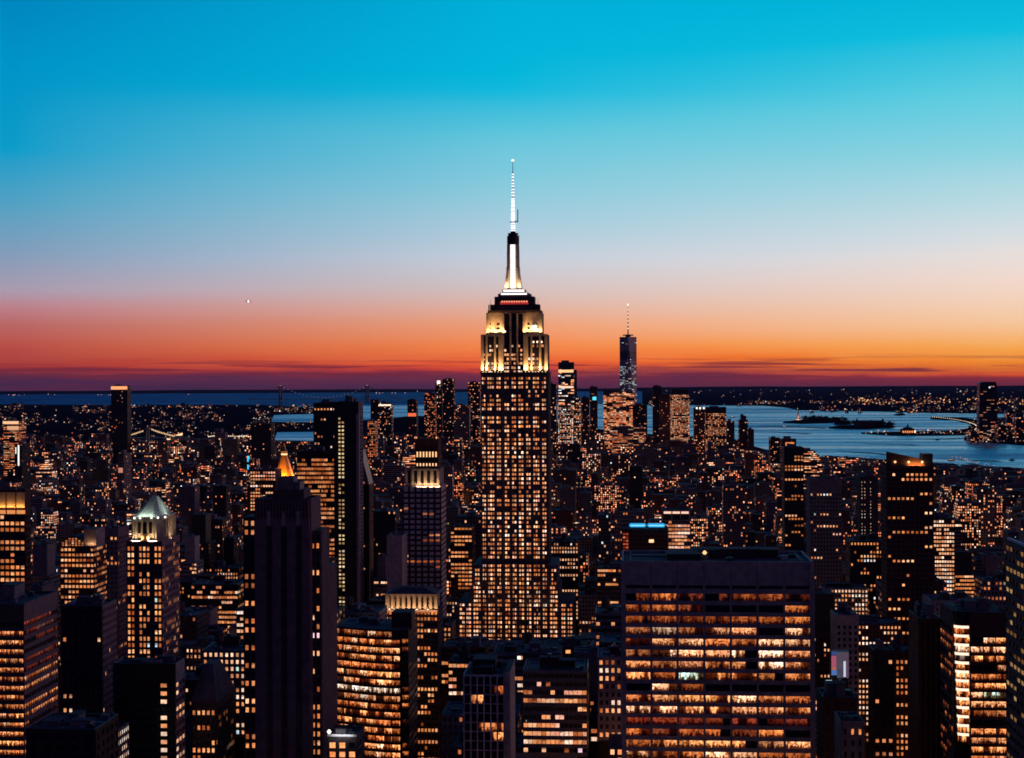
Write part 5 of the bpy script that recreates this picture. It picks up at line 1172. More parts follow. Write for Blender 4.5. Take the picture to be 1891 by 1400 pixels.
# waterfront tower beyond the river
VJ = GH(1825, 812).y; rj = empty('waterfront_tower', (XP(1825, VJ), VJ + 30, drop(XP(1825, VJ), VJ)), 'lone tall tower with softly rounded top across the river at far right', 'tower')
mb = MB(); xa, xb = XP(1809, VJ), XP(1841, VJ); hw = (xb - xa) / 2; cx_ = (xa + xb) / 2
for y0, y1, k0, k1, win in ((815, 790, 1.12, 1.1, (.35, .5, .6, 1.0)), (790, 722, 1.1, 1.0, (.13, .4, .61, .7)), (722, 708, 1.0, .96, (.05, .4, .62, 1.0)), (708, 705.2, .96, .80, (0, 0, 0, 1))):
    za, zb2 = ZP(y0, VJ, 1825), ZP(y1, VJ, 1825)
    ra_ = lambda k, z: [(cx_ - hw * k, VJ, z), (cx_ + hw * k, VJ, z), (cx_ + hw * k, VJ + 45, z), (cx_ - hw * k, VJ + 45, z)]
    r0, r1 = ra_(k0, za), ra_(k1, zb2)
    nh = max(1, round((zb2 - za) / 5)); u = 0
    for i in range(4):
        j = (i + 1) % 4; mb.face((r0[i], r0[j], r1[j], r1[i]), 'facade_ribbon', [(u, 0), (u + 14, 0), (u + 14, nh), (u, nh)], wall=(.06, .055, .065), win=win); u += 20
    mb.face(r1, 'roof_tar')
mb.build('wall', rj)
mb = MB(); mb.box(cx_ + 2, cx_ + 8, VJ - .6, VJ - .1, ZP(717, VJ, 1825), ZP(714, VJ, 1825), 'lamp_light', glow=(1, 1, 1)); mb.build('lamp', rj)
for i, (a, b_, yt, yb, lab) in enumerate(((1860, 1874, 757, 792, 'dark block right of the lone waterfront tower'), (1876, 1890, 764, 806, 'broad low lit block at the right edge across the river'), (1843, 1858, 786, 812, 'low block at the foot of the lone waterfront tower'), (1792, 1808, 798, 814, 'small lit hall left of the lone waterfront tower'))):
    Vb = GH((a + b_) / 2, yb + 3).y
    far_tower('waterfront_block', lab, None, a, b_, yt, Vb, 60, (9, 7), DK, (.3, .4, .7 + i * .03, 1.6), 'facade_far', yb, cat='building')
# ------------------------------------------------------------------ far suspension bridge at the mouth of the bay
VB2 = 17600; rbr = empty('suspension_bridge', (XP(598, VB2), VB2, drop(XP(598, VB2), VB2)), 'great suspension bridge far out at the mouth of the bay, two pylons', 'bridge')
zdk = ZP(736.5, VB2, 598); zt1, zt2 = ZP(712.5, VB2, 518), ZP(712, VB2, 678); zw = drop(XP(598, VB2), VB2) - 3
for px, zt in ((518, zt1), (678, zt2)):
    mb = MB(); x = XP(px, VB2)
    for dx in (-13, 13): mb.box(x + dx - 8, x + dx + 8, VB2 - 8, VB2 + 8, zw, zt, 'steel')
    for zz in (zt - 14, zdk + 4): mb.box(x - 5, x + 5, VB2 - 7, VB2 + 7, zz, zz + 14, 'steel')
    mb.build('pylon', rbr)
    mb = MB(); mb.box(x - 9, x + 9, VB2 - 9.5, VB2 - 8.5, zt - 3, zt + 5, 'lamp_light', glow=(.4, .2, .2)); mb.build('beacon', rbr)
mb = MB(); mb.box(XP(455, VB2), XP(745, VB2), VB2 - 12, VB2 + 12, zdk - 7, zdk, 'steel'); mb.build('deck', rbr)
def cable(pts, r):
    mb = MB()
    for (xa, za), (xb, zb2) in zip(pts, pts[1:]):
        mb.loft([[(xa, VB2 - r, za - r), (xa, VB2 - r, za + r), (xa, VB2 + r, za + r), (xa, VB2 + r, za - r)], [(xb, VB2 - r, zb2 - r), (xb, VB2 - r, zb2 + r), (xb, VB2 + r, zb2 + r), (xb, VB2 + r, zb2 - r)]], 'steel', cap=False)
    mb.build('cable', rbr)
cable([(XP(518 + 160 * i / 16, VB2), zdk + 12 + (zt1 - zdk - 12) * (2 * i / 16 - 1) ** 2) for i in range(17)], 2.2)
cable([(XP(518, VB2), zt1), (XP(490, VB2), zdk + 60), (XP(460, VB2), zdk)], 2.2); cable([(XP(678, VB2), zt2), (XP(706, VB2), zdk + 60), (XP(738, VB2), zdk)], 2.2)
mb = MB()
for i in range(24):
    f = i / 23; x = XP(518 + 160 * f, VB2); z = zdk + 14 + (zt1 - zdk - 12) * (2 * f - 1) ** 2; mb.box(x - 4, x + 4, VB2 - 8, VB2 - 4, z - 3, z + 3, 'lamp_light', glow=(.22, .2, .22))
mb.build('cable_light', rbr)
# ------------------------------------------------------------------ nearer suspension bridge at left with strings of lamps
VB3 = 5600; rb3 = empty('suspension_bridge', (XP(272, VB3), VB3, drop(XP(272, VB3), VB3)), 'suspension bridge at left with beaded cable lights on both sides of its pylon', 'bridge')
zdk = ZP(808, VB3, 272); zt = ZP(790, VB3, 272); mb = MB()
for px in (269.5, 274): mb.box(XP(px, VB3) - 2.2, XP(px, VB3) + 2.2, VB3 - 3, VB3 + 3, drop(500, VB3) - 2, zt, 'steel')
mb.box(XP(269.5, VB3), XP(274, VB3), VB3 - 2.5, VB3 + 2.5, zt - 8, zt - 3, 'steel'); mb.build('pylon', rb3)
mb = MB(); mb.box(XP(215, VB3), XP(350, VB3), VB3 - 8, VB3 + 8, zdk - 4, zdk, 'steel'); mb.build('deck', rb3)
mb = MB(); mb2 = MB()
for s, n in ((-1, 10), (1, 15)):
    for i in range(n):
        f = (i + 1.2) / (n + 1.2); px = 272 + s * (5 + f * (34 if s < 0 else 47)); y = 791 + 15 * f ** .75 if s > 0 else 795 + 11 * f
        x = XP(px, VB3); z = ZP(y, VB3, px); mb.box(x - 1.7, x + 1.7, VB3 - 3, VB3 - 1, z - 2.6, z + 2.6, 'lamp_light', glow=(1.0, .62, .3))
    f0 = [(XP(272, VB3), zt), (XP(272 + s * 24, VB3), ZP(800, VB3, 272)), (XP(272 + s * 54, VB3), zdk)]
    for (xa, za), (xb, zb2) in zip(f0, f0[1:]): mb2.loft([[(xa, VB3 - .6, za - .6), (xa, VB3 - .6, za + .6), (xa, VB3 + .6, za + .6), (xa, VB3 + .6, za - .6)], [(xb, VB3 - .6, zb2 - .6), (xb, VB3 - .6, zb2 + .6), (xb, VB3 + .6, zb2 + .6), (xb, VB3 + .6, zb2 - .6)]], 'steel', cap=False)
mb.build('cable_light', rb3); mb2.build('cable', rb3)
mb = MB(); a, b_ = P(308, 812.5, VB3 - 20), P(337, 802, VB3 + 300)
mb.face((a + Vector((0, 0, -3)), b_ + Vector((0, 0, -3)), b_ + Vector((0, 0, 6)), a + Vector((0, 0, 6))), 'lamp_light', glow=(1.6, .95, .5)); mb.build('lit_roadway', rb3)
REG.append((VB3, 230, 345, 785, 815, 'beaded suspension bridge', rb3))
rer = empty('elevated_road', (XP(420, 5200), 5200, drop(-900, 5200)), 'elevated riverside road with a close row of white lamps, left of centre', 'road')
mb = MB(); zl = ZP(811, 5200, 420); mb.box(XP(345, 5200), XP(466, 5200), 5192, 5208, zl - 3, zl, 'concrete')
for i in range(10): mb.box(XP(350 + i * 12.5, 5200) - 1, XP(350 + i * 12.5, 5200) + 1, 5196, 5204, drop(-900, 5200) - 1, zl - 3.01, 'concrete')
mb.build('deck', rer); mb = MB(); rg = random.Random(2)
for i in range(24):
    px = 386 + i * 3.35; y = 805.5 + rg.uniform(-.5, .5); s = 2.1; mb.cyl(XP(px, 5200), 5190, [(ZP(y, 5200, px) - s, .6), (ZP(y, 5200, px), s), (ZP(y, 5200, px) + s, .6)], 'lamp_light', 6, glow=(1.7, 1.35, .9))
mb.build('lamp_row', rer)
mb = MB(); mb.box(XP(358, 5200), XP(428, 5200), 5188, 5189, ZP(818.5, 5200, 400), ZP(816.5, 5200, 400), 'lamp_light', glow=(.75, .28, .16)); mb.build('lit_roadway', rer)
# ------------------------------------------------------------------ statue, islands, boats
g = GH(1474, 776.5); sc = 21.5 * g.y / F / 93
rst = empty('statue', g, 'robed statue with raised torch on a lit stone pedestal, standing on the left island', 'statue')
zg0 = g.z + 2; mb = MB()
def srect(h, z, k=1.0): return [(g.x + a * h * sc, g.y + b_ * h * sc * k, zg0 + z * sc) for a, b_ in ((-1, -1), (1, -1), (1, 1), (-1, 1))]
mb.loft([srect(26, 0), srect(24, 9)], 'concrete'); mb.loft([srect(12, 9.01), srect(11, 14)], 'limestone'); mb.loft([srect(9.5, 14.01), srect(6.5, 44), srect(7.6, 44.2), srect(7.6, 47)], 'limestone'); mb.build('pedestal', rst)
mb = MB(); mb.cyl(g.x, g.y, [(zg0 + z * sc, r * sc) for z, r in ((47.01, 5.6), (52, 5.2), (60, 4.6), (68, 4.2), (73, 4.4), (77, 3.4), (79, 1.6), (80.5, 1.9), (83, 2.1), (85.5, 1.5), (86.5, .4))], 'bronze_green', 12)
def limb(p0, p1, r0, r1):
    p0, p1 = Vector(p0), Vector(p1); d_ = (p1 - p0).normalized(); a = d_.orthogonal().normalized(); b2 = d_.cross(a)
    rr = lambda p, r: [tuple(p + (a * math.cos(i * math.pi / 3) + b2 * math.sin(i * math.pi / 3)) * r) for i in range(6)]
    mb.loft([rr(p0, r0), rr(p1, r1)], 'bronze_green')
limb((g.x - 2.5 * sc, g.y, zg0 + 75 * sc), (g.x - 5.2 * sc, g.y - 1 * sc, zg0 + 90 * sc), 1.5 * sc, 1.0 * sc)
limb((g.x + 3 * sc, g.y, zg0 + 75 * sc), (g.x + 4.6 * sc, g.y - 2 * sc, zg0 + 66 * sc), 1.4 * sc, 1.1 * sc)
limb((g.x + 4.6 * sc, g.y - 2 * sc, zg0 + 66 * sc), (g.x + 2.4 * sc, g.y - 4.5 * sc, zg0 + 70 * sc), 1.6 * sc, 1.8 * sc)
for i in range(7): a = math.pi * i / 6; limb((g.x + 1.8 * sc * math.cos(a), g.y, zg0 + (84 + .5 * math.sin(a)) * sc), (g.x + 4 * sc * math.cos(a), g.y, zg0 + (84.5 + 4 * math.sin(a)) * sc), .35 * sc, .1 * sc)
mb.build('figure', rst)
mb = MB(); mb.cyl(g.x - 5.4 * sc, g.y - sc, [(zg0 + z * sc, r * sc) for z, r in ((90, .8), (91.5, 1.6), (93.5, 1.0), (95, .2))], 'lamp_light', 8, glow=(1.6, 1.2, .8)); mb.build('torch', rst)
strip_light(rst, (g.x, g.y - 40 * sc, zg0 + 3), (g.x, g.y, zg0 + 40 * sc), 30 * sc, 2, 24000 * sc * sc, (1, .55, .4))
def tree_mass(name, pts, hmin, hmax, seed, n):
    rg = random.Random(seed); mb = MB(); P_ = [GH(*p) for p in pts]
    for i in range(n):
        k = rg.randrange(len(P_) - 1); f = rg.random(); c = P_[k].lerp(P_[k + 1], f); sc_ = c.y / 8000
        c = c + Vector((rg.uniform(-25, 25), rg.uniform(-60, 60), 0)); r = rg.uniform(.5, 1) * 11 * sc_
        hh = rg.uniform(hmin, hmax) * sc_; z = drop(c.x, c.y) + 2
        for q_ in range(7):
            th, ph = rg.uniform(0, 6.28), rg.uniform(-.4, 1.4); o = Vector((math.cos(th) * math.cos(ph), math.sin(th) * math.cos(ph), math.sin(ph))) * r * rg.uniform(.6, 1)
            p = c + o; p.z = z + hh * .55 + o.z * hh / (2 * r); s = r * .5
            t1, t2 = Vector((rg.uniform(-1, 1), rg.uniform(-1, 1), rg.uniform(-1, 1))).normalized() * s, Vector((rg.uniform(-1, 1), rg.uniform(-1, 1), rg.uniform(-1, 1))).normalized() * s
            mb.face((p - t1, p - t2, p + t1, p + t2), 'foliage')
    return tag(mb.build(name), kind='stuff', label='dark mass of trees covering the harbour islands', cat='trees')
plain('wake_foam', (.42, .50, .56), .6)
for k_, (pa_, pb_, wpx_) in enumerate((((1548, 831.5), (1640, 838.5), 1.2), ((1400, 786), (1530, 789.5), 1.6), ((1390, 796), (1500, 800), 1.0), ((1640, 812), (1800, 808), 1.0), ((1730, 846), (1850, 851), 1.2), ((1560, 816), (1700, 822), .9))):
    mb = MB(); n_ = 10; top_, bot_ = [], []
    for i in range(n_ + 1):
        f = i / n_; hw = wpx_ * (.15 + .85 * math.sin(math.pi * min(1, f * 1.1) * .5)) * .5 * (1 if f < .9 else (1 - f) * 10 + .05); px_, py_ = pa_[0] + (pb_[0] - pa_[0]) * f, pa_[1] + (pb_[1] - pa_[1]) * f + .4 * math.sin(f * 7 + k_)
        for lst, yy in ((top_, py_ - hw), (bot_, py_ + hw)): g = GH(px_, yy); lst.append((g.x, g.y, g.z - 1.2))
    for i in range(n_): mb.face((bot_[i], bot_[i + 1], top_[i + 1], top_[i]), 'wake_foam')
    tag(mb.build('boat_wake'), kind='structure')
tree_mass('island_trees', [(1484, 778), (1500, 777.5), (1515, 777.5), (1530, 778.5), (1545, 779), (1560, 779.5)], 12, 26, 3, 170)
tree_mass('island_trees', [(1548, 789), (1560, 788), (1575, 787.5), (1590, 788), (1605, 788), (1620, 788), (1635, 788.5), (1646, 789)], 14, 30, 4, 260)
g = GH(1600, 788.5); re2 = empty('island_hall', g, 'dark hall with small corner towers among trees on the right island', 'building')
mb = MB(); mb.box(g.x - 60, g.x + 90, g.y - 15, g.y + 15, g.z, g.z + 24, 'dark_brick'); mb.build('wall', re2)
mb = MB(); mb.loft([[(g.x - 62, g.y - 17, g.z + 24.01), (g.x + 92, g.y - 17, g.z + 24.01), (g.x + 92, g.y + 17, g.z + 24.01), (g.x - 62, g.y + 17, g.z + 24.01)], [(g.x - 50, g.y - 2, g.z + 34), (g.x + 80, g.y - 2, g.z + 34), (g.x + 80, g.y + 2, g.z + 34), (g.x - 50, g.y + 2, g.z + 34)]], 'roof_tar'); mb.build('roof', re2)
for dx in (-50, 80): mb = MB(); mb.box(g.x + dx - 5, g.x + dx + 5, g.y - 20, g.y - 15.01, g.z, g.z + 38, 'brown_stone'); mb.cyl(g.x + dx, g.y - 17.5, [(g.z + 38.01, 6), (g.z + 46, .5)], 'green_copper', 8); mb.build('corner_tower', re2)
g = GH(1677, 800.5); rtm = empty('terminal_building', g, 'old waterfront terminal with clock turret glowing orange on the pier', 'building')
mb = MB(); mb.box(g.x - 28, g.x + 34, g.y, g.y + 40, g.z, g.z + 16, 'dark_brick'); mb.build('wall', rtm); mb = MB(); mb.loft([[(g.x - 30, g.y - 2, g.z + 16.01), (g.x + 36, g.y - 2, g.z + 16.01), (g.x + 36, g.y + 42, g.z + 16.01), (g.x - 30, g.y + 42, g.z + 16.01)], [(g.x - 8, g.y + 10, g.z + 28), (g.x + 12, g.y + 10, g.z + 28), (g.x + 12, g.y + 30, g.z + 28), (g.x - 8, g.y + 30, g.z + 28)]], 'roof_tar'); mb.build('roof', rtm)
mb = MB(); mb.box(g.x - 4, g.x + 3, g.y + 2, g.y + 9, g.z + 16, g.z + 36, 'dark_brick'); mb.cyl(g.x - .5, g.y + 5.5, [(g.z + 36.01, 4.6), (g.z + 44, .4)], 'roof_tar', 8); mb.build('clock_turret', rtm)
mb = MB()
for i in range(6): mb.box(g.x - 25 + i * 10, g.x - 19 + i * 10, g.y - .4, g.y - .1, g.z + 3, g.z + 12, 'lamp_light', glow=(1.2, .36, .1))
mb.box(g.x + 28, g.x + 34, g.y - 1, g.y - .5, g.z + 3, g.z + 14, 'lamp_light', glow=(1.6, 1.2, .9)); mb.build('lit_arch', rtm)
BO = [(1449, 788, 12, 'small white ferry with lit cabin left of the islands', 'white_paint', (1.0, .8, .7)), (1731, 811.5, 9, 'small dark launch midstream below the pier', 'hull_paint', None), (1757, 849.5, 13, 'red-hulled boat near the slant-roofed tower', 'red_granite', (1.1, .5, .25)), (1869, 849, 12, 'dark barge at the far right of the river', 'hull_paint', None), (1353, 770, 9, 'lit ferry near the dark-crowned gridded block', 'white_paint', (1.3, 1.2, 1.0))]
for px, py, wpx, lab, hm, gl_ in BO:
    g = GH(px, py); s = wpx * g.y / F; rbt = empty('boat', (g.x, g.y, g.z - 3), lab, 'boat', 'boats on the river'); z = g.z - 3
    mb = MB(); hull = lambda k, zz, bw: [(g.x - s * .5 * k, g.y - bw, zz), (g.x + s * .32 * k, g.y - bw, zz), (g.x + s * .5 * k, g.y, zz + (1 if zz > z + 1 else 0)), (g.x + s * .32 * k, g.y + bw, zz), (g.x - s * .5 * k, g.y + bw, zz)]
    mb.loft([hull(.86, z - 1, s * .1), hull(1, z + s * .11, s * .14)], hm); mb.build('hull', rbt)
    mb = MB(); mb.box(g.x - s * .3, g.x + s * .18, g.y - s * .09, g.y + s * .09, z + s * .111, z + s * .24, 'white_paint' if gl_ else 'black_metal'); mb.box(g.x - s * .05, g.x + s * .12, g.y - s * .07, g.y + s * .07, z + s * .241, z + s * .32, 'black_metal'); mb.build('cabin', rbt)
    if gl_:
        mb = MB()
        for i in range(5): mb.box(g.x - s * .28 + i * s * .09, g.x - s * .22 + i * s * .09, g.y - s * .1, g.y - s * .091, z + s * .15, z + s * .21, 'lamp_light', glow=gl_)
        mb.build('cabin_light', rbt)
rpt = empty('pier_shed', GH(1747, 872), 'long riverside pier shed with a row of bright white lamps right of the slant-roofed tower', 'shed'); g = rpt.location
mb = MB(); xa, xb = XP(1722, g.y), XP(1772, g.y); mb.box(xa, xb, g.y, g.y + 30, g.z, g.z + 9, 'concrete'); mb.build('wall', rpt); mb = MB()
for i in range(10):
    x = xa + (xb - xa) * (i + .5) / 10; mb.cyl(x, g.y - 1, [(g.z + 9, .5), (g.z + 12, 2.6), (g.z + 15, .8)], 'lamp_light', 6, glow=(1.2, 1.4, 1.7))
mb.build('lamp_row', rpt)

pa_ = P(459.5, 557, 9000); rpl = empty('airplane', pa_, 'tiny bright airplane high in the pink dusk sky at left', 'airplane')
mb = MB(); mb.loft([[(pa_.x - 18, pa_.y + 1.6 * math.cos(k), pa_.z + 1.6 * math.sin(k)) for k in (0, 1.57, 3.14, 4.71)], [(pa_.x + 14, pa_.y + 1.9 * math.cos(k), pa_.z + 1.9 * math.sin(k)) for k in (0, 1.57, 3.14, 4.71)], [(pa_.x + 19, pa_.y + .4 * math.cos(k), pa_.z + .4 * math.sin(k)) for k in (0, 1.57, 3.14, 4.71)]], 'white_paint'); mb.build('fuselage', rpl)
mb = MB(); mb.loft([[(pa_.x - 4, pa_.y - 17, pa_.z), (pa_.x - 1, pa_.y - 17, pa_.z), (pa_.x - 1, pa_.y - 17, pa_.z + .3), (pa_.x - 4, pa_.y - 17, pa_.z + .3)], [(pa_.x, pa_.y, pa_.z - .5), (pa_.x + 6, pa_.y, pa_.z - .5), (pa_.x + 6, pa_.y, pa_.z + .3), (pa_.x, pa_.y, pa_.z + .3)], [(pa_.x - 4, pa_.y + 17, pa_.z), (pa_.x - 1, pa_.y + 17, pa_.z), (pa_.x - 1, pa_.y + 17, pa_.z + .3), (pa_.x - 4, pa_.y + 17, pa_.z + .3)]], 'white_paint'); mb.build('wing', rpl)
mb = MB(); mb.box(pa_.x - 18, pa_.x - 14, pa_.y - .2, pa_.y + .2, pa_.z + 1, pa_.z + 6, 'white_paint'); mb.build('tail_fin', rpl)
mb = MB(); mb.cyl(pa_.x + 2, pa_.y - 19, [(pa_.z - 3, .8), (pa_.z, 3.0), (pa_.z + 3, .8)], 'lamp_light', 8, glow=(9, 8.5, 8)); mb.build('landing_light', rpl)

# ================================================================== THE STREET-GRID CITY
rng = random.Random(77)
CLEAR = [(503, 602, 815), (660, 694, 777), (720, 754, 773), (838, 858, 760), (1104, 1114, 793), (1195, 1206, 802), (1273, 1282, 806), (1341, 1366, 812), (1391, 1422, 832)]
def limit(px, V):
    for v, y in ((600, 1475), (660, 1300), (820, 1150), (1080, 1080), (1400, 985), (1900, 935), (2500, 890), (3200, 858), (4000, 832), (5000, 806), (9e9, 798)):
        if V < v: break
    if y > 1400: return y
    y += rng.choice([0, 0, 5, 14, 28, 45]) + rng.uniform(0, 30) * (800 / max(800, V))
    if rng.random() < .06: y -= 34 * min(1, 1500 / V)
    if px > 1392: y = max(y, 836 + (px - 1392) * .066 + rng.choice([-3, 0, 3, 6]))
    return y
LOTS = []
v = 500.0
while v < 5650:
    dep = 30 if v < 3000 else 36
    half = .36 * v
    u = -half - 30 - math.tan(GRID) * v; end = half + 30 - math.tan(GRID) * v
    u += rng.uniform(0, 20)
    while u < end:
        w = rng.uniform(16, 36) if v < 1300 else (rng.uniform(11, 30) if v < 2600 else rng.uniform(16, 44))
        x0, x1 = u, u + w; u += w + rng.choice([.6, .6, .6, 5, 14])
        if any(abs((x0 + x1) / 2 - a) < 12 + w / 2 for a in AVS): continue
        if any(x0 < f[1] and x1 > f[0] and v < f[3] and v + dep > f[2] for f in FOOT): continue
        pa, pb = project((x0, v, 30))[0], project((x1, v, 30))[0]; pc = (pa + pb) / 2
        yb = project((x0, v, drop(x0, v)))[1]
        far = v > 4600
        if far and pc > 1392 and yb < 836 + (pc - 1392) * .07: continue
        # not standing in the water
        if yb < 815 and (pc > 1100 or 495 < pc < 605): continue
        if pb < -60 or pa > 1960: continue
        ylim = limit(pc, v)
        for H_ in REG:
            if H_[0] > v and pb > H_[1] - 1 and pa < H_[2] + 1: ylim = max(ylim, min(H_[4], 1445) - 2)
        for c in CLEAR:
            if pb > c[0] and pa < c[1]: ylim = max(ylim, c[2])
        zmax = ZP(ylim, v, pc) - drop(x0, v)
        med = 58 if v < 1500 else (33 if v < 2600 else (27 if v < 4000 else 32))
        h = med * math.exp(rng.gauss(0, .45))
        if rng.random() < .07: h *= 2.2
        if v < 1100: h = max(h, zmax * rng.uniform(.6, 1))
        h = min(h, zmax)
        if h < 9: continue
        LOTS.append(dict(x0=x0, x1=x1, v=v, dep=dep * rng.uniform(.75, 1), h=h, pa=pa, pb=pb, pc=pc))
    v += 40 if int(v / 40) % 2 else 44
# visible area of every lot: paint front to back
import numpy as np
SX, SY = 473, 350
buf = np.full((SY, SX), -1, np.int32)
items = [(H_[0], H_[1], H_[2], H_[3], min(H_[4], 1400), -2 - i) for i, H_ in enumerate(REG)]
for i, L in enumerate(LOTS):
    L['yt'] = project(((L['x0'] + L['x1']) / 2, L['v'], L['h'] + drop(L['x0'], L['v'])))[1]
    L['yb'] = project(((L['x0'] + L['x1']) / 2, L['v'], drop(L['x0'], L['v'])))[1]
    items.append((L['v'], L['pa'], L['pb'], L['yt'], L['yb'], i))
for it in sorted(items):
    a, b_, c, d_ = (int(round(it[1] / 4)), int(round(it[2] / 4)), int(round(it[3] / 4)), int(round(it[4] / 4)))
    a, b_, c, d_ = max(0, a), min(SX, b_), max(0, c), min(SY, d_)
    if b_ <= a or d_ <= c: continue
    sub = buf[c:d_, a:b_]; sub[sub == -1] = it[5]
vis = np.bincount(buf[buf >= 0].ravel(), minlength=len(LOTS))
order = np.argsort(-vis)
NIND = 270
IND = [int(i) for i in order[:NIND] if vis[i] > 8]
TONES = [('brown', (.20, .13, .09)), ('brick-red', (.22, .09, .06)), ('grey', (.25, .25, .26)), ('pale stone', (.42, .38, .35)), ('black', (.03, .03, .035)), ('blue-grey', (.16, .18, .22)), ('buff', (.34, .28, .20))]
MATBY = {'brown': 'brown_stone', 'brick-red': 'dark_brick', 'grey': 'concrete', 'pale stone': 'travertine', 'black': 'black_metal', 'blue-grey': 'steel', 'buff': 'limestone'}
CITY_LIGHTS = MB()
def dot(mb, p, r, g):
    x, y, z = p; t = (x, y, z + r); b2 = (x, y, z - r); e = [(x - r, y, z), (x, y - r, z), (x + r, y, z), (x, y + r, z)]
    for i in range(4): mb.face((e[i], e[(i + 1) % 4], t), 'lamp_light', glow=g); mb.face((e[(i + 1) % 4], e[i], b2), 'lamp_light', glow=g)
LCOL = [(1.4, .68, .34), (1.3, .48, .18), (1.5, .98, .7), (1.4, 1.25, 1.2), (1.2, .32, .12), (1.1, .16, .1), (.8, 1.0, 1.4)]
LW = [5, 4, 5, 2.5, 2, .7, .6]
heroes = [H_ for H_ in REG if H_[5]]
slots = {}
def relation(L):
    ym = (L['yt'] + min(L['yb'], L['yt'] + 120, 1400)) / 2
    best = None
    for H_ in heroes:
        hx, hy = (max(0, H_[1]) + min(1891, H_[2])) / 2, (H_[3] + min(H_[4], 1400)) / 2
        dx = max(H_[1] - L['pc'], 0, L['pc'] - H_[2]); dy = max(H_[3] - ym, 0, ym - min(H_[4], 1400))
        dd = math.hypot(dx, dy)
        if best is None or dd < best[0]:
            if dx >= dy and dx > 0 or (dx == 0 and dy == 0): side = 'left of' if L['pc'] < hx else 'right of'
            else: side = 'above' if ym < hy else 'below'
            best = (dd, side, H_[5])
    return best
for i in IND:
    L = LOTS[i]; dd, side, short = relation(L); slots.setdefault((short, side), []).append((dd, i))
ORD = ['nearest', 'second', 'third', 'fourth', 'fifth', 'sixth', 'seventh', 'eighth', 'ninth', 'tenth', 'eleventh', 'twelfth', 'thirteenth', 'fourteenth', 'fifteenth', 'sixteenth', 'seventeenth', 'eighteenth', 'nineteenth', 'twentieth'] + ['%d%s' % (k, {1: 'st', 2: 'nd', 3: 'rd'}.get(k % 10, 'th')) for k in range(21, 80)]
PLACE = {}
for (short, side), lst in slots.items():
    for k, (dd, i) in enumerate(sorted(lst)): PLACE[i] = (ORD[k], side, short)
REST = MB()
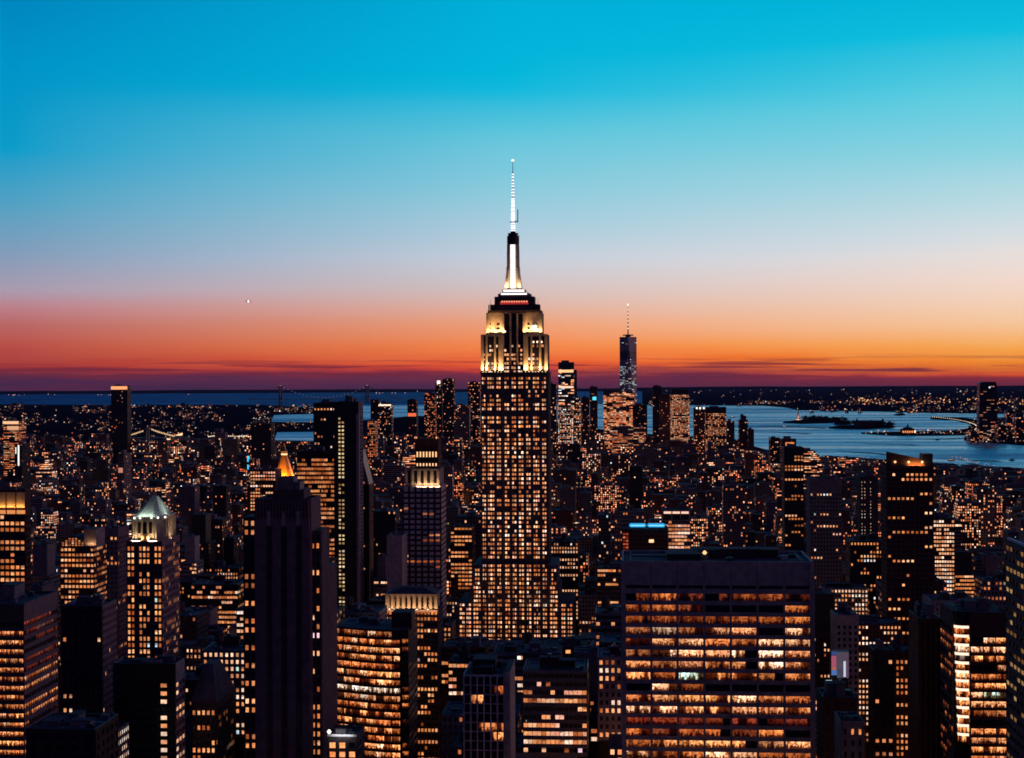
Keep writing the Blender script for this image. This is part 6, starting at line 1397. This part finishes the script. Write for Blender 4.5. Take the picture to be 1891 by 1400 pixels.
for i, L in enumerate(LOTS):
    rg = random.Random(1000 + i)
    x0, x1, v, y1, zb = L['x0'], L['x1'], L['v'], L['v'] + L['dep'], drop(L['x0'], L['v']) - .5
    zt = zb + L['h']; tone, wall = rg.choice(TONES)
    lit = rg.choice([.015, .02, .03, .03, .04, .05, .08, .12, .16, .22, .30, .45, .65]) * (1.3 if v < 1500 else 1.0)
    if i not in PLACE: lit = min(lit, .42)
    cw, ch = max(2.8, 1.35 * v / 1000), max(3.4, 1.25 * v / 1000)
    win = (lit, rg.uniform(.15, .7), rg.random(), 1.0 + .5 * min(1, v / 2500))
    mat = 'facade_ribbon' if rg.random() < (.25 if v < 2200 else .1) else 'facade'
    if rg.random() < (.8 if v > 1500 else .35):
        dot(CITY_LIGHTS, (rg.uniform(x0, x1), v - .8, zb + L['h'] * rg.uniform(.05, 1.02)), rg.choice([.42, .55, .7, .85, 1.15]) * v / F * 1.1, tuple(c * k_ for c in rg.choices(LCOL, LW)[0] for k_ in [rg.choice([.35, .5, .7, 1.1])]))
    if i not in PLACE:
        REST.fbox(x0, x1, v, y1, zb, zt, (cw, ch), wall, win, mat, rw=(.10, .10, .11)); continue
    ordw, side, short = PLACE[i]
    feats = []
    near = v < 1450 and vis[i] > 45
    setback = L['h'] > 45 and rg.random() < .4
    tank = v < 2600 and rg.random() < .35
    eff = min(.8, lit * 1.7 + .12) if near else lit
    litw = 'dark' if eff < .05 else ('dimly lit' if eff < .11 else ('warmly lit' if eff < .32 else 'brightly lit'))
    shape = 'stepped' if setback else ('tall' if L['h'] > 75 else ('broad' if (x1 - x0) > 38 else 'plain'))
    label = f"{litw} {shape} {tone} block, {ordw} {side} {short}"
    name = rg.choice(['apartment_block', 'office_block', 'city_block']); root = empty(name, ((x0 + x1) / 2, (v + y1) / 2, zb), label, 'building', 'blocks of the street grid')
    cx = (x0 + x1) / 2; w = x1 - x0
    if near:
        mb = MB(); zz = zt - (L['h'] * .2 if setback else 0); wm = MATBY[tone]
        mb.box(x0, x1, v, y1, zb, zz - 1.0, 'glass_dark')
        fl, bay, ww, wh = rg.choice([(3.5, 2.6, .5, .55), (3.4, 2.3, .45, .5), (3.7, 3.2, .8, .5), (3.6, 2.0, .9, .5)])
        zv = max(zb, ZP(min(1420, L['yt'] + 150), v, L['pc']))
        pal = rg.choice(['amber', 'mixed', 'cream', 'mixed', 'amber'])
        ll = min(.8, lit * 1.7 + .12)
        q = facade(mb, (x0, v), (1, 0), (0, -1), w, zb, zz, fl, bay, ww, wh, wm, .25, 1.4, ll, pal, rg, .95, 1.1, .5, zv)
        sd_ = (x1, v, (0, 1), (1, 0)) if cx < 0 else (x0, y1, (0, -1), (-1, 0))
        q += facade(mb, sd_[:2], sd_[2], sd_[3], L['dep'], zb, zz, fl, bay, ww, wh, wm, .25, 1.4, ll * .6, pal, rg, .95, 1.1, .5, zv)
        od = (x0, y1, (0, -1), (-1, 0)) if cx < 0 else (x1, v, (0, 1), (1, 0))
        facade(mb, od[:2], od[2], od[3], L['dep'], zb, zz, fl, bay, ww, wh, wm, .25, 1.4, 0, pal, rg, .95, 1.1, .5, zv)
        mb.obox((x1, y1), (-1, 0), (0, 1), 0, w, zb, zz, 0, .3, wm)
        mb.build('wall', root); mb = MB(); mb.box(x0 + .01, x1 - .01, v + .01, y1 - .01, zz - .997, zz - .75, rg.choice(['roof_tar', 'roof_gravel'])); mb.build('roof', root)
        add_windows(root, q, 60 if len(q) < 100 else 100)
        ztop = zz - .74
        if setback:
            mb = MB(); mb.box(x0 + w * .18, x1 - w * .18, v + 4, y1 - 3, zz - .745, zt, wm, topm='roof_tar'); mb.build('upper_storeys', root); ztop = zt
            roofscape(root, x0 + w * .22, x1 - w * .22, v + 5, y1 - 4, ztop + .003, rg, 1, False, 'concrete', 3)
        else: roofscape(root, x0 + 1, x1 - 1, v + 1, y1 - 1, ztop, rg, 2, tank, rg.choice(['concrete', 'dark_brick', 'black_metal']), 4.5)
    else:
        zz = zt - (L['h'] * .25 if setback else 0)
        mb = MB(); mb.fbox(x0, x1, v, y1, zb, zz, (cw, ch), wall, win, mat, rw=(.10, .10, .11)); mb.build('wall', root)
        if setback: mb = MB(); mb.fbox(x0 + w * .2, x1 - w * .2, v + 3, y1 - 3, zz + .004, zt, (cw, ch), wall, win, mat); mb.build('upper_storeys', root)
        mb = MB(); bw = w * rg.uniform(.2, .35) * (.6 if setback else 1); bx0 = cx + (rg.uniform(-.12, .12) - .1) * w; mb.box(bx0, bx0 + bw, v + L['dep'] * .35, v + L['dep'] * .7, zt + .005, zt + rg.uniform(2.5, 5), 'concrete'); mb.build('bulkhead', root)
        if tank and not setback: water_tank(root, x0 + w * .15 + 3, v + L['dep'] * .25, zt, 2.6)
tag(REST.build('city_blocks'), kind='stuff', label='unbroken carpet of low dark city blocks between the taller buildings', cat='city blocks')
# lamps of streets and roofs
rg = random.Random(8)
for a in AVS:
    for k in range(140):
        v = 650 + k * 30; dot(CITY_LIGHTS, (a + rg.choice([-9, 9]), v, drop(a, v) + 9), .5 + v / F * .35, rg.choice([(1.5, .8, .3), (1.6, .95, .45), (1.4, .25, .1)]))
tag(CITY_LIGHTS.build('city_lights'), kind='stuff', label='scatter of street and rooftop lamps over the city', cat='city lights')
# far shore: low blocks and lights too many to count
FB, FL_ = MB(), MB()
def scatter(n, x0, x1, y0, y1, dens=None, rmin=.4, rmax=1.15, bright=1.0, cols=None, blocks=True):
    k = 0
    while k < n:
        px, py = rg.uniform(x0, x1), rg.uniform(y0, y1)
        if dens and rg.random() > dens(px, py): continue
        if blocks and mnoise.noise(Vector((px * .018, py * .09, 4.4))) < rg.uniform(-.35, .25): continue
        k += 1; g = GH(px, py); s = g.y / F
        if blocks and rg.random() < .8:
            w, h = rg.uniform(3, 9) * s, rg.uniform(1.5, 5) * s * (1.0 if rg.random() < .9 else 2.0)
            FB.fbox(g.x - w / 2, g.x + w / 2, g.y, g.y + w * .8, g.z - 3, g.z + h, (2.2 * s, 2.0 * s), rg.choice(TONES)[1], (rg.choice([.0, .05, .1, .25]), rg.uniform(.3, .8), rg.random(), 1.0), 'facade_far')
        c = rg.choices(cols or LCOL, None if cols else LW)[0]; b_ = bright * (.15 + 1.0 * rg.random() ** 2)
        dot(FL_, (g.x + rg.uniform(-3, 3) * s, g.y - 2 * s, g.z + rg.uniform(.5, 3.5) * s), (rg.uniform(rmin, rmax) if rg.random() < .88 else rmax * 1.35) * s, tuple(x * b_ for x in c))
def notwater(px, py):
    if 498 < px < 605 and (764 < py < 781 or 795 < py < 816): return 0
    return 1
scatter(620, -60, 600, 752, 848, lambda a, b_: notwater(a, b_) * (1.0 if 758 < b_ < 800 else .55))
scatter(160, -60, 880, 749.5, 765, lambda a, b_: 0 if a > 575 and b_ < 772 else notwater(a, b_) * .8, bright=.7)
ORG = [(1.7, .62, .18), (1.6, .8, .3), (1.7, 1.1, .6), (1.3, .38, .12)]
scatter(230, 1560, 1891, 733, 757, lambda a, b_: math.exp(-((b_ - 743.5) / 5) ** 2), bright=1.1, cols=ORG)
scatter(110, 1575, 1880, 737, 747, cols=ORG, bright=1.5, blocks=False, rmin=.8, rmax=1.3)
scatter(130, 1200, 1580, 735, 750, lambda a, b_: math.exp(-((b_ - 745.5) / 2.5) ** 2), bright=1.0)
scatter(120, 1470, 1891, 751, 762, bright=.9)
scatter(110, 1200, 1891, 719, 736, bright=.55, blocks=False)
scatter(90, 1600, 1800, 797, 803, lambda a, b_: 1 if a > 1690 or 797.5 < b_ < 801 else .3, bright=.9, blocks=False)
scatter(170, 1785, 1891, 776, 818, lambda a, b_: 1 if b_ > 800 or a > 1845 else .4, bright=1.0, cols=ORG + [(1.6, 1.4, 1.2)])
for i in range(40):   # lamps along the curved pier
    f = i / 39; px = 1722 + 82 * math.sin(f * math.pi * .6) ; py = 772.5 + 24 * f ** 1.3
    g = GH(px, py); s = g.y / F; dot(FL_, (g.x, g.y, g.z + 8), .75 * s, (1.6, 1.2, .8))
for px, py, k in ((16, 729, .8), (24, 730, 1), (27, 729, 1), (35, 730, .6), (45, 729, .7), (89, 728, .8), (101, 729, .6), (181, 729, .8), (187, 729, .7), (200, 730, .7), (204, 729, .9), (348, 728, .7), (695, 725.5, 1), (701, 726, 1), (707, 725, .7), (724, 725.5, .8), (730, 726, .8), (748, 725.5, .8), (771, 722.5, .7)):
    g = GH(px, min(py, 727.5)); g = P(px, py, 30000); s = g.y / F; dot(FL_, g, .95 * s * k, (1.3, .75, .65))
tag(FB.build('far_city'), kind='stuff', label='low far-off city beyond the rivers reading as one dark mass', cat='far city')
tag(FL_.build('far_lights'), kind='stuff', label='pinpoint lights of the far shores', cat='far lights')

# the air between: one closed box of thin even haze
hz = MB(); hz.box(-52000, 52000, -52000, 52000, -330, 470, 'lamp_light'); ho = hz.build('haze'); tag(ho, kind='stuff', label='thin dusk haze over city and bay', cat='haze')
hm = bpy.data.materials.new('haze_air'); hm.use_nodes = True; ht = hm.node_tree; ht.nodes.clear()
hout = nd(ht, 'ShaderNodeOutputMaterial'); hv = nd(ht, 'ShaderNodeVolumePrincipled'); hv.inputs['Color'].default_value = (.42, .56, 1, 1); hv.inputs['Density'].default_value = 7e-6; lk(ht, hv.outputs[0], hout.inputs['Volume'])
ho.data.materials.clear(); ho.data.materials.append(hm)
